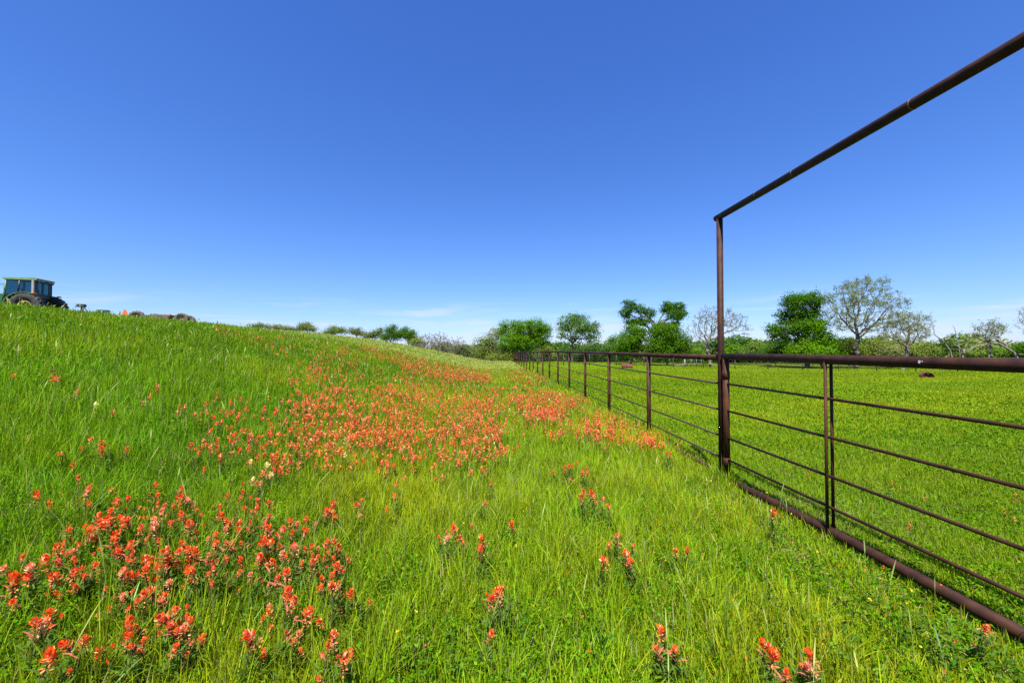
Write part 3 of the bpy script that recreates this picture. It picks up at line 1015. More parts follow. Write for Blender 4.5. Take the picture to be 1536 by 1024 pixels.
# ------------------------------------------------------------------ far boundary fence
A, B = Vector((FX + 0.15, 48.65, 0)), Vector((62.0, 26.5, 0))
ff = thing('boundary_fence', 'thin dark fence of posts and wires crossing before the trees', 'fence', (A.x, A.y, float(terrain(A.x, A.y))))
nseg = 21
FP = [A.lerp(B, i / nseg) for i in range(nseg + 1)]
for p in FP:
    z = float(terrain(p.x, p.y))
    under(MB().tube([(p.x, p.y, z - 0.2), (p.x, p.y, z + 1.34)], 0.036, 8).build('post', M['rod_far'], ff), ff)
for hh, rad in ((1.32, 0.03), (1.0, 0.009), (0.72, 0.009), (0.45, 0.009), (0.2, 0.009)):
    o = MB().tube([(p.x, p.y, float(terrain(p.x, p.y)) + hh) for p in FP], rad, 6).build('top_rail' if rad > 0.02 else 'wire', M['rod_far'] if rad > 0.02 else M['wire'], ff)
    under(o, ff)

# pale weathered stub gate in front of the shrubs
p0 = at(1027, 543, 44)
pg = thing('pale_gate', 'small weathered grey pipe gate by the bare pale tree', 'gate', (p0.x, p0.y, float(terrain(p0.x, p0.y))))
MB().tube([(0, 0, -0.2), (0, 0, 0.95)], 0.09, 8).build('post', M['pale_bark'], pg)
for dx in (0.75, 1.35, 1.9):
    MB().tube([(dx, 0, -0.1), (dx, 0, 1.2)], 0.022, 8).build('upright', M['grey_metal'], pg)
for zz in (0.45, 0.8, 1.15):
    MB().tube([(0.05, 0, zz), (1.9, 0.05, zz + 0.08)], 0.014, 6).build('rail', M['grey_metal'], pg)
MB().tube([(-1.15, 0.1, 0.30), (-0.05, 0, 0.34)], 0.05, 6).build('fallen_rail', M['pale_bark'], pg)


# ------------------------------------------------------------------ old drums in the pasture
def drum(label, px, py, Z, rz, rad, ln, sink):
    p = at(px, py, Z)
    z = float(terrain(p.x, p.y))
    d = thing('steel_drum', label, 'drum', (p.x, p.y, z + rad - sink), rz)
    prof = [(0.001, -ln / 2 + 0.03), (rad * 0.93, -ln / 2 + 0.03), (rad * 0.95, -ln / 2), (rad * 1.02, -ln / 2), (rad * 1.02, -ln / 2 + 0.03), (rad, -ln / 2 + 0.04)]
    for c in (-ln / 6, ln / 6):
        prof += [(rad, c - 0.03), (rad * 1.03, c - 0.012), (rad * 1.03, c + 0.012), (rad, c + 0.03)]
    prof += [(rad, ln / 2 - 0.04), (rad * 1.02, ln / 2 - 0.03), (rad * 1.02, ln / 2), (rad * 0.95, ln / 2), (rad * 0.93, ln / 2 - 0.03), (0.001, ln / 2 - 0.03)]
    MB().lathe(prof, 'x', 32).build('barrel', M['rust'], d)
    MB().lathe([(0.001, -0.012), (0.05, -0.012), (0.05, 0.012), (0.001, 0.012)], 'x', 14, (-ln / 2 + 0.028, 0, rad * 0.6)).build('bung', M['rod'], d)


drum('rusty red drum lying on its side in the pasture behind the fence', 940.5, 549, 39, R(-12), 0.25, 1.0, 0.05)
drum('round rusty drum end half sunk in grass at the right', 1390, 558, 27.5, R(62), 0.34, 0.42, 0.26)


# ------------------------------------------------------------------ tractor on the hilltop
def wheel(parent, x, y, R_, W_, rim_r, lugs, tyre='tyre', rim='rim', hub=True):
    w = MB()
    r0 = rim_r
    prof = [(r0, -W_ * 0.36), (R_ * 0.86, -W_ * 0.5), (R_ * 0.95, -W_ * 0.44), (R_ * 0.965, -W_ * 0.2), (R_ * 0.97, 0), (R_ * 0.965, W_ * 0.2), (R_ * 0.95, W_ * 0.44), (R_ * 0.86, W_ * 0.5), (r0, W_ * 0.36)]
    w.lathe(prof, 'y', 44)
    for k in range(lugs):
        for s in (-1, 1):
            a = (k + (0.5 if s > 0 else 0)) * 2 * math.pi / lugs
            mt = Matrix.Rotation(-a, 4, 'Y') @ Matrix.Translation((R_ * 0.975, s * W_ * 0.24, 0)) @ Matrix.Rotation(s * 0.7, 4, 'X')
            w.box((-0.025 * R_ - 0.012, -W_ * 0.30, -0.028), (0.028 * R_, W_ * 0.30, 0.028), 0, mt)
    t = w.build('tyre', M[tyre], parent)
    t.location = (x, y, R_)
    rm = MB().lathe([(0.001, -0.03), (r0 * 0.3, -0.07), (r0 * 0.85, -0.02), (r0 * 0.92, -W_ * 0.38), (r0 * 1.02, -W_ * 0.38), (r0 * 1.02, W_ * 0.38), (r0 * 0.92, W_ * 0.38), (r0 * 0.85, 0.02), (r0 * 0.3, 0.07), (0.001, 0.03)], 'y', 32)
    rm = rm.build('rim', M[rim], t)
    return t


TZ = 29.2
tp = at(46, 440, TZ)
tx, ty = tp.x, tp.y
tr = thing('tractor', 'green farm tractor with a glazed cab standing behind the hill crest', 'tractor', (tx, ty, float(terrain(tx, ty))), R(195))
# local axes: x forward, y to the tractor's left (towards the camera), z up; rear axle at x = 0
for s in (-1, 1):
    wheel(tr, -0.50, s * 1.14, 0.93, 0.48, 0.37, 22)
    wheel(tr, 2.65, s * 0.88, 0.66, 0.38, 0.34, 18)
MB().prism([(3.4, 0.85), (3.4, 1.45), (3.25, 1.72), (1.45, 1.86), (1.15, 1.86), (1.15, 0.85)], -0.42, 0.42).build('hood', M['green'], tr)
MB().box((-0.45, -0.3, 0.62), (3.2, 0.3, 1.0), 0.04).build('chassis', M['green'], tr)
MB().box((-0.62, -1.1, 0.83), (-0.38, 1.1, 1.03), 0.03).build('rear_axle', M['green'], tr)
for s in (-1, 1):
    mb = MB()
    outer, inner = [], []
    for k in range(13):
        a = R(112 - k * 9.0)
        fx_, fz_ = math.cos(a) * 1.08 - 0.42, math.sin(a) * 1.0 + 0.93
        outer.append((fx_, fz_))
        inner.append((math.cos(a) * 1.04 - 0.42, math.sin(a) * 0.96 + 0.93))
    y0, y1 = (0.62, 1.36) if s > 0 else (-1.36, -0.62)
    mb.prism(outer + inner[::-1], y0, y1)
    mb.build('fender', M['pale_green'], tr)
    MB().box((-0.98, s * 1.18 - 0.14, 1.82), (-0.84, s * 1.18 + 0.14, 1.93), 0.02).build('tail_light', M['orange'], tr)
# cab: floor, pillars, glass, roof
MB().prism([(-0.62, 1.30), (0.98, 0.95), (0.98, 1.12), (-0.62, 1.78)], -0.60, 0.60).build('cab_floor', M['black'], tr)
pil = {'front': 1.22, 'mid': 0.25, 'rear': -0.62}
for s in (-1, 1):
    MB().tube([(0.98, s * 0.80, 1.05), (0.84, s * 0.76, 2.86)], 0.055, 6).build('pillar', M['pale_green'] if s > 0 else M['black'], tr)
    MB().tube([(0.18, s * 0.81, 1.85), (0.12, s * 0.77, 2.86)], 0.05, 6).build('pillar', M['black'], tr)
    MB().box((-0.70, s * 0.80 - 0.05, 1.75), (-0.56, s * 0.80 + 0.05, 2.86), 0.015).build('pillar', M['cabgrey'] if s > 0 else M['black'], tr)
    MB().box((-0.56, s * 0.79 - 0.01, 1.70), (0.12, s * 0.79 + 0.01, 2.84), 0).build('side_window', M['glass'], tr)
    MB().prism([(0.2, 1.15), (0.92, 1.15), (0.80, 2.84), (0.2, 2.84)], s * 0.79 - 0.01, s * 0.79 + 0.01).build('door_glass', M['glass'], tr)
    MB().box((1.15, s * 1.12 - 0.10, 2.1), (1.19, s * 1.12 + 0.10, 2.45), 0.02).box((0.95, min(s * 0.8, s * 1.05), 2.44), (0.985, max(s * 0.8, s * 1.05), 2.47)).build('mirror', M['black'], tr)
rw = MB().box((-0.67, -0.74, 1.95), (-0.65, 0.74, 2.72))
rw.build('rear_window', M['glass'], tr)
MB().box((0.87, -0.74, 1.75), (0.89, 0.74, 2.84)).build('windscreen', M['glass'], tr)
MB().box((-0.69, -0.74, 1.62), (-0.60, 0.74, 1.95), 0.02).build('rear_panel', M['black'], tr)
for y0_, y1_ in ((-0.10, 0.06), (0.62, 0.74), (-0.74, -0.55)):
    MB().box((-0.685, y0_, 1.95), (-0.63, y1_, 2.72), 0.01).build('window_frame', M['black'], tr)
MB().prism([(-0.84, 2.86), (0.98, 2.86), (1.02, 2.92), (0.92, 2.99), (-0.74, 3.04), (-0.84, 3.00)], -0.84, 0.84).build('cab_roof', M['roof_green'], tr)
MB().box((-0.83, -0.80, 2.72), (-0.66, 0.80, 2.86), 0.02).build('roof_visor', M['black'], tr)
for s in (-1, 1):
    MB().box((-0.87, s * 0.62 - 0.11, 2.80), (-0.825, s * 0.62 + 0.11, 2.90), 0.01).build('warning_light', M['orange'], tr)
    MB().box((-0.87, s * 0.32 - 0.09, 2.80), (-0.825, s * 0.32 + 0.09, 2.90), 0.01).build('work_light', M['cabgrey'], tr)
# inside
st = MB().box((-0.25, -0.26, 1.55), (0.28, 0.26, 1.70), 0.04).box((-0.35, -0.26, 1.66), (-0.2, 0.26, 2.32), 0.05).build('seat', M['seat'], tr)
MB().lathe([(0.19, -0.015), (0.22, -0.015), (0.22, 0.015), (0.19, 0.015)], 'z', 24, (0.55, 0.0, 2.02)).tube([(0.55, 0.0, 2.02), (0.8, 0, 1.5)], 0.03, 8).build('steering_wheel', M['black'], tr)
MB().box((0.66, -0.4, 1.3), (0.85, 0.4, 1.92), 0.05).build('dashboard', M['black'], tr)
MB().tube([(1.75, -0.5, 1.7), (1.75, -0.5, 2.75)], 0.05, 10).build('exhaust_pipe', M['black'], tr)
for s in (-1, 1):
    MB().tube([(-0.3, s * 0.35, 0.95), (-1.15, s * 0.42, 0.75)], 0.05, 8).tube([(-0.5, s * 0.3, 1.45), (-1.05, s * 0.42, 0.85)], 0.035, 8).build('lift_arm', M['green'], tr)

# ------------------------------------------------------------------ batwing mower towed behind the tractor
q0 = at(210, 469, 27.0)
hd_ = Vector((-math.cos(R(15)), -math.sin(R(15)), 0))
mp = Vector((tx, ty, 0)) - hd_ * 7.9
mw = thing('rotary_mower', 'rusty towed rotary mower mostly hidden behind the hill crest', 'mower', (mp.x, mp.y, float(terrain(mp.x, mp.y))), R(195))
MB().box((-1.2, -1.9, 0.35), (0.45, 1.9, 0.70), 0.05).box((-0.9, -1.0, 0.70), (0.3, 1.0, 0.82), 0.04).build('deck', M['deck'], mw)
MB().tube([(1.0, 0.45, 0.62), (5.4, 0.05, 0.7)], 0.08, 8).tube([(1.0, -0.45, 0.62), (5.4, -0.05, 0.7)], 0.08, 8).build('tongue', M['deck'], mw)
MB().box((4.55, 0.22, 1.28), (5.0, 0.55, 1.50), 0.03).tube([(4.77, 0.38, 0.6), (4.77, 0.38, 1.30)], 0.05, 8).tube([(4.3, 0.38, 0.75), (4.66, 0.38, 1.33)], 0.03, 8).build('jack_stand', M['rod_far'], mw)
MB().box((3.2, 0.0, 0.9), (3.9, 0.4, 1.12), 0.06).build('gearbox', M['green'], mw)
for x_, y_ in ((1.05, 1.2), (-1.75, 1.2), (1.05, -1.35), (-1.3, -1.2)):
    wheel(mw, x_, y_, 0.52 if x_ > 0 else 0.47, 0.26, 0.22, 14, 'dusty_tyre', 'deck')
MB().tube([(-1.3, -1.3, 0.46), (-1.75, 1.3, 0.46)], 0.05, 8).tube([(1.05, -1.5, 0.5), (1.05, 1.3, 0.5)], 0.05, 8).build('axle', M['deck'], mw)
MB().prism([(1.68, 0.7), (2.1, 0.7), (1.98, 1.14), (1.88, 1.14)], 0.9, 0.94).build('warning_triangle', M['orange_paint'], mw)
MB().box((-1.1, 1.2, 0.70), (-0.92, 1.4, 0.84), 0.02).build('marker', M['orange_paint'], mw)


# ------------------------------------------------------------------ trees
def tubes_np(branches, sides=5):
    V, Q = [], []
    nv = 0
    ang = np.arange(sides) * 2 * np.pi / sides
    for pts, rad in branches:
        P = np.asarray(pts, float)
        rad = np.asarray(rad, float)
        d = np.gradient(P, axis=0)
        d /= np.linalg.norm(d, axis=1)[:, None] + 1e-9
        ref = np.where(np.abs(d[:, 2:3]) < 0.9, np.array([[0, 0, 1.0]]), np.array([[1.0, 0, 0]]))
        u = np.cross(d, ref)
        u /= np.linalg.norm(u, axis=1)[:, None] + 1e-9
        w_ = np.cross(d, u)
        ring = P[:, None] + (u[:, None] * np.cos(ang)[None, :, None] + w_[:, None] * np.sin(ang)[None, :, None]) * rad[:, None, None]
        m_ = len(P)
        V.append(ring.reshape(-1, 3))
        i = nv + np.arange(m_ * sides).reshape(m_, sides)
        Q.append(np.stack([i[:-1], np.roll(i[:-1], -1, 1), np.roll(i[1:], -1, 1), i[1:]], -1).reshape(-1, 4))
        nv += m_ * sides
    return np.concatenate(V), np.concatenate(Q)


def curve(a, b, n=6, wob=0.06, rise=0.15):
    a, b = np.asarray(a, float), np.asarray(b, float)
    t = np.linspace(0, 1, n)[:, None]
    L_ = np.linalg.norm(b - a)
    p = a + (b - a) * t
    p[:, 2] += (np.sin(t[:, 0] * np.pi) * rise * L_)
    j = RNG.normal(0, wob * L_, (n, 3))
    j[0] = j[-1] = 0
    return p + j


def lobes_world(lobes, Z, base, s, spread=0.6):
    """Crown lobes given as photograph measurements, in metres about the tree's base."""
    out = []
    for i, (px, py, rx, ry) in enumerate(lobes):
        p = at(px, py, Z)
        dz = RNG.uniform(-1, 1) * spread * rx * s if i else 0
        out.append(np.array([p.x - base.x, p.y - base.y + dz, p.z - base.z, rx * s, max(rx * s * 0.9, 0.3), ry * s]))
    return np.array(out)


def crown_mesh(lob, n, size, col, amt=0.22, clump=0.34, per=26, fill=0.75, hue=0.2):
    vol = np.prod(lob[:, 3:], 1) ** 0.72
    nc = max(8, n // per)
    which = RNG.choice(len(lob), nc, p=vol / vol.sum())
    d = RNG.normal(size=(nc, 3))
    d /= np.linalg.norm(d, axis=1)[:, None]
    rad = (fill + (1.18 - fill) * RNG.random(nc)) * RNG.random(nc) ** 0.2
    c = lob[which, :3] + d * rad[:, None] * lob[which, 3:]
    cr = clump * RNG.uniform(0.5, 1.4, nc)
    k = RNG.integers(0, nc, n)
    off = RNG.normal(size=(n, 3)) * cr[k][:, None] * np.array([1, 1, 0.62])
    p = c[k] + off
    face = off / cr[k][:, None] * 0.55 + d[k] * 0.5 + np.array([0, 0, 0.45])
    V, q = leaf_quads(p, size * RNG.uniform(0.65, 1.35, n), face, aspect=0.6)
    cl = jitter_cols(col, nc, amt * 0.6, hue * 0.7)[k]
    cl *= (1 + amt * 0.6 * RNG.normal(size=n)).clip(0.5, 1.7)[:, None]
    return np_mesh('crown', V, q, None, M['leaf'], np.repeat(cl.clip(0.004, 0.6), 4, 0))


def leafy_tree(name, label, px, base_py, Z, lobes, n, size, col, group=None, bark='bark', trunk_r=0.22, clump=0.34, cat='tree', limbs=True, fill=0.7, per=26, extra_limbs=None, fork=None):
    s = Z / FPX
    p = at(px, base_py, Z)
    base = Vector((p.x, p.y, float(terrain(p.x, p.y))))
    t = thing(name, label, cat, base, 0, group)
    lob = lobes_world(lobes, Z, base, s)
    br = []
    top = np.array([lob[:, 0].mean(), lob[:, 1].mean(), max(0.8, (lob[:, 2] - lob[:, 5]).min() + 0.3)])
    if fork:
        q_ = at(fork[0], fork[1], Z)
        top = np.array([q_.x - base.x, q_.y - base.y, q_.z - base.z])
    tr_ = curve((0, 0, -0.3), top, 7, 0.02, 0)
    br.append((tr_, np.linspace(trunk_r, trunk_r * 0.7, 7)))
    if limbs:
        for l in lob:
            e = l[:3] + np.array([0, 0, 0.15 * l[5]])
            c = curve(tr_[-1 if RNG.random() < 0.6 else -2], e, 7, 0.05, 0.06)
            r0 = trunk_r * RNG.uniform(0.38, 0.6)
            br.append((c, np.linspace(r0, 0.03, 7)))
            for _ in range(6):
                dd = RNG.normal(size=3)
                dd[2] = abs(dd[2]) * 0.7
                dd /= np.linalg.norm(dd)
                st_ = c[RNG.integers(3, 7)]
                br.append((curve(st_, l[:3] + dd * l[3:] * RNG.uniform(0.6, 0.95), 5, 0.07, 0.05), np.linspace(0.035, 0.012, 5)))
    V, q = tubes_np(br, 6)
    link('trunk', np_mesh('trunk', V, q, None, M[bark], None, True), t)
    link('crown', crown_mesh(lob, n, size, col, clump=clump, fill=fill, per=per), t)
    return t


def colonise(attr, path, D, kill, r, maxit=160):
    """Grow a branch skeleton from a trunk path out to points spread through the crown."""
    nodes = [np.array(p, float) for p in path]
    par = [-1] + list(range(len(path) - 1))
    A_ = attr.copy()
    P = np.array(nodes)
    dm = np.linalg.norm(A_[:, None] - P[None], axis=2)
    ni = dm.argmin(1)
    nd = dm.min(1)
    for it in range(maxit):
        if not len(A_):
            break
        used = np.unique(ni)
        new, newp = [], []
        for u_ in used:
            m_ = ni == u_
            d = A_[m_] - nodes[u_]
            d = (d / (np.linalg.norm(d, axis=1)[:, None] + 1e-9)).mean(0) + r.normal(0, 0.16, 3)
            d /= np.linalg.norm(d) + 1e-9
            new.append(nodes[u_] + d * D)
            newp.append(int(u_))
        b = len(nodes)
        nodes += new
        par += newp
        Nn = np.array(new)
        dm = np.linalg.norm(A_[:, None] - Nn[None], axis=2)
        k = dm.argmin(1)
        dk = dm.min(1)
        better = dk < nd
        ni = np.where(better, b + k, ni)
        nd = np.where(better, dk, nd)
        alive = nd > kill
        A_, ni, nd = A_[alive], ni[alive], nd[alive]
    return np.array(nodes), np.array(par)


def bare_tree(name, label, px, base_py, Z, lobes, fork, seed, attrs=700, D=0.26, bark='bark', leaves=0, leafcol=(0.2, 0.25, 0.08), leafsize=0.15, trunk_r=0.2, twig=0.012, twigs=3, group=None):
    r = np.random.default_rng(seed)
    s = Z / FPX
    p = at(px, base_py, Z)
    base = Vector((p.x, p.y, float(terrain(p.x, p.y))))
    lob = lobes_world(lobes, Z, base, s, 0.3)
    vol = np.prod(lob[:, 3:], 1) ** 0.8
    w_ = r.choice(len(lob), attrs, p=vol / vol.sum())
    d = r.normal(size=(attrs, 3))
    d /= np.linalg.norm(d, axis=1)[:, None]
    A_ = lob[w_, :3] + d * (r.random((attrs, 1)) ** 0.45) * lob[w_, 3:]
    A_ = A_[A_[:, 2] > 0.6]
    q_ = at(fork[0], fork[1], Z)
    top = np.array([q_.x - base.x, q_.y - base.y, q_.z - base.z])
    n0 = max(4, int(np.linalg.norm(top) / D))
    path = curve((0, 0, -0.3), top, n0, 0.025, 0)
    nodes, par = colonise(A_, path, D, D * 1.5, r)
    n = len(nodes)
    cnt = np.ones(n)
    kids = np.zeros(n, int)
    for i in range(n - 1, 0, -1):
        cnt[par[i]] += cnt[i]
        kids[par[i]] += 1
    e = math.log(trunk_r / twig) / math.log(cnt[0])
    rad = twig * cnt ** e
    segs = []
    for i in range(1, n):
        segs.append((np.array([nodes[par[i]], nodes[i]]), np.array([max(min(rad[par[i]], rad[i] * 1.35), twig), rad[i]])))
    tips = list(np.flatnonzero(cnt < 4))
    ends = []
    for i in tips:
        dd = nodes[i] - nodes[par[i]]
        dd /= np.linalg.norm(dd) + 1e-9
        for _ in range(twigs):
            v = dd + r.normal(0, 0.6, 3) + np.array([0, 0, 0.25])
            v /= np.linalg.norm(v)
            ln = r.uniform(0.18, 0.5)
            mid = nodes[i] + v * ln * 0.5 + r.normal(0, 0.03, 3)
            segs.append((np.array([nodes[i], mid, nodes[i] + v * ln]), np.array([twig, twig * 0.8, twig * 0.5])))
            ends += [mid, nodes[i] + v * ln]
    t = thing(name, label, 'tree', base, 0, group)
    three = [b for b in segs if len(b[0]) == 3]
    link('trunk', np_mesh('trunk', *tubes_np(segs, 5 if len(segs) < 1500 else 4), None, M[bark], None, True), t)
    if leaves:
        ends = np.array(ends)
        ends = ends[r.random(len(ends)) < 0.7]
        k = r.integers(0, len(ends), leaves)
        c = ends[k] + r.normal(0, 0.10, (leaves, 3))
        V, q = leaf_quads(c, leafsize * r.uniform(0.6, 1.3, leaves), aspect=0.5)
        cc = jitter_cols(leafcol, leaves, 0.2, 0.12)
        link('crown', np_mesh('crown', V, q, None, M['leaf'], np.repeat(cc, 4, 0)), t)
    return t


G_D = (0.058, 0.150, 0.002)     # dense oak green
G_B = (0.098, 0.222, 0.002)     # bright spring green
G_O = (0.165, 0.215, 0.035)     # olive, young leaves
G_G = (0.17, 0.20, 0.065)     # grey-green

# row at the end of the fence
leafy_tree('small_oak', 'thin olive tree at the left end of the row, behind the hill foot', 737, 546, 60, [(738,512,14,14),(724,514,16,12),(752,505,13,14),(742,500,14,10),(718,524,14,9),(735,528,22,9),(760,528,16,10),(755,492,7,6)], 6500, 0.17, G_O, trunk_r=0.17, clump=0.36, fork=(752, 530), fill=0.45)
leafy_tree('round_oak', 'dense bright green oak with a wide crown right over the fence end', 787, 546, 58, [(786,502,26,16),(768,500,20,14),(800,490,18,12),(812,500,14,16),(763,512,18,12),(790,512,26,12),(776,487,14,8),(755,488,7,9),(808,512,14,10),(818,494,10,10)], 26000, 0.17, G_B, trunk_r=0.28, clump=0.33, fill=0.72, fork=(786, 528))
leafy_tree('airy_tree', 'tall loose light green tree with sky showing through, right of the round oak', 858, 546, 58, [(856,480,20,13),(848,492,16,14),(870,478,14,10),(876,492,18,13),(890,498,12,13),(866,494,20,14),(893,487,7,6),(843,503,10,8),(884,508,14,8),(860,506,12,6)], 9500, 0.18, (0.085, 0.175, 0.02), trunk_r=0.16, clump=0.30, fill=0.35, per=14, fork=(858, 515))
leafy_tree('gnarled_oak', 'tall gnarled oak with leafy tufts on bare forking limbs', 975, 548, 54, [(944,458,11,13),(938,470,9,9),(962,464,10,9),(977,470,10,9),(967,481,9,7),(951,483,15,6),(1003,461,13,9),(1018,460,11,9),(1010,473,14,8),(1024,470,9,9),(1013,485,8,6)], 13500, 0.17, (0.05, 0.135, 0.002), trunk_r=0.30, clump=0.24, fill=0.55, fork=(983, 490))
leafy_tree('round_shrub', 'round bright green shrubby tree under the gnarled oak tufts', 945, 548, 50, [(945,508,18,13),(934,514,12,12),(955,504,14,12),(948,494,12,7),(960,497,9,7),(938,528,18,14),(955,524,10,16)], 13000, 0.16, (0.072, 0.175, 0.002), trunk_r=0.14, clump=0.32, group=None)
leafy_tree('broad_shrub', 'broad bright green shrubby tree behind the fence, left of the gate post', 1000, 548, 49, [(995,505,24,16),(982,494,12,8),(1010,497,18,12),(996,491,16,6),(1022,510,14,16),(1000,522,34,16),(1028,528,16,12),(980,520,14,18)], 20000, 0.16, (0.066, 0.165, 0.002), trunk_r=0.16, clump=0.33)
bare_tree('bare_tree', 'pale almost leafless tree just left of and behind the tall gate post', 1068, 549, 46, [(1078,482,38,22),(1048,492,22,20),(1103,484,22,20),(1060,505,18,14),(1112,496,16,8),(1070,466,20,10)], (1060, 522), 5, attrs=520, bark='pale_bark', leaves=1800, leafcol=G_G, trunk_r=0.17, twig=0.011)
leafy_tree('dark_oak', 'dense dark green oak right of the gate post with a tall crown', 1212, 549, 46, [(1205,448,22,11),(1190,456,16,12),(1220,452,14,14),(1196,470,24,12),(1215,472,18,14),(1172,493,16,9),(1190,492,24,9),(1164,492,9,5),(1176,505,18,8),(1205,488,20,9),(1182,448,8,8),(1226,464,9,9),(1212,482,20,9),(1224,488,14,9),(1186,481,14,6),(1160,498,8,4)], 21000, 0.17, G_D, trunk_r=0.28, clump=0.30, fill=0.6, fork=(1208, 510))
leafy_tree('low_oak', 'bright low tree hugging the foot of the dark oak', 1238, 549, 44.5, [(1232,505,16,14),(1222,490,14,10),(1240,512,20,14),(1215,512,18,12),(1248,524,18,14),(1205,526,24,12),(1225,528,28,12)], 15000, 0.16, G_B, trunk_r=0.15, clump=0.32)
bare_tree('budding_tree', 'tall spreading tree in sparse new leaf, right of the dark oak', 1284, 551, 43, [(1292,450,48,30),(1258,462,24,26),(1330,464,24,24),(1300,426,30,13),(1290,485,46,16),(1270,430,16,10),(1344,478,14,14)], (1284, 518), 11, attrs=1000, D=0.24, leaves=15000, leafcol=(0.19, 0.235, 0.045), leafsize=0.115, trunk_r=0.25, twig=0.008)
bare_tree('crooked_tree', 'smaller crooked grey tree right of the tall spreading one', 1352, 552, 41, [(1358,495,28,22),(1348,482,18,14),(1376,488,15,18),(1384,500,12,10),(1335,505,16,12)], (1362, 516), 23, attrs=520, D=0.22, bark='pale_bark', leaves=6500, leafcol=(0.19,0.215,0.06), leafsize=0.11, trunk_r=0.16, twig=0.008)
bare_tree('scrawny_tree', 'scrawny pale tree with a small tufted top near the right edge', 1484, 554, 40, [(1485,485,10,8),(1478,494,20,8),(1492,496,10,8),(1484,505,18,8)], (1486, 515), 31, attrs=200, D=0.22, bark='pale_bark', leaves=1500, leafcol=G_G, leafsize=0.13, trunk_r=0.09, twig=0.010)
bare_tree('edge_tree', 'thin bare tree cut by the right picture edge', 1552, 556, 39, [(1545,480,16,22),(1560,475,22,24),(1535,475,10,14),(1565,500,20,14)], (1552, 520), 37, attrs=260, D=0.22, bark='pale_bark', leaves=600, leafcol=G_G, leafsize=0.12, trunk_r=0.11, twig=0.010)


def snag(label, px, Z, poly, rad, name='dead_snag'):
    b = at(px, 552, Z)
    base = Vector((b.x, b.y, float(terrain(b.x, b.y))))
    t = thing(name, label, 'dead tree', base)
    br = []
    for pts in poly:
        P = []
        for i, (a, c) in enumerate(pts):
            w_ = at(a, c, Z)
            P.append((w_.x - base.x, w_.y - base.y + 0.15 * i, w_.z - base.z))
        n = len(P)
        t_ = np.linspace(0, 1, n)
        tt = np.linspace(0, 1, n * 3)
        P = np.array(P)
        Q_ = np.stack([np.interp(tt, t_, P[:, k]) for k in range(3)], -1) + RNG.normal(0, 0.03, (n * 3, 3))
        br.append((Q_, np.linspace(rad, rad * 0.25, n * 3)))
        rad *= 0.8
    V, q = tubes_np(br, 6)
    link('trunk', np_mesh('trunk', V, q, None, M['pale_bark'], None, True), t)


snag('leaning dead trunk, a thin bare spike left of the fallen limbs', 1432, 41, [[(1432,556),(1430,530),(1420,512),(1410,502),(1409,490)], [(1418,510),(1428,505),(1436,500)]], 0.085)
snag('thin dead spike standing alone against the sky', 1440, 46, [[(1442,553),(1440,520),(1438,500),(1436,488)]], 0.07)
snag('big fallen dead limb with pale branches at the right edge', 1530, 38, [[(1536,553),(1525,530),(1514,520),(1503,514),(1492,516),(1478,520),(1468,528)], [(1510,518),(1500,510),(1495,504)], [(1503,514),(1497,508),(1486,504)], [(1525,530),(1545,533)], [(1478,520),(1470,516),(1462,522),(1452,530)]], 0.12, 'fallen_limb')
snag('short broken pale stump leaning among the scrub', 1447, 43, [[(1446,553),(1446,530),(1452,520),(1460,513)], [(1447,528),(1440,520),(1432,514)]], 0.10, 'broken_stump')

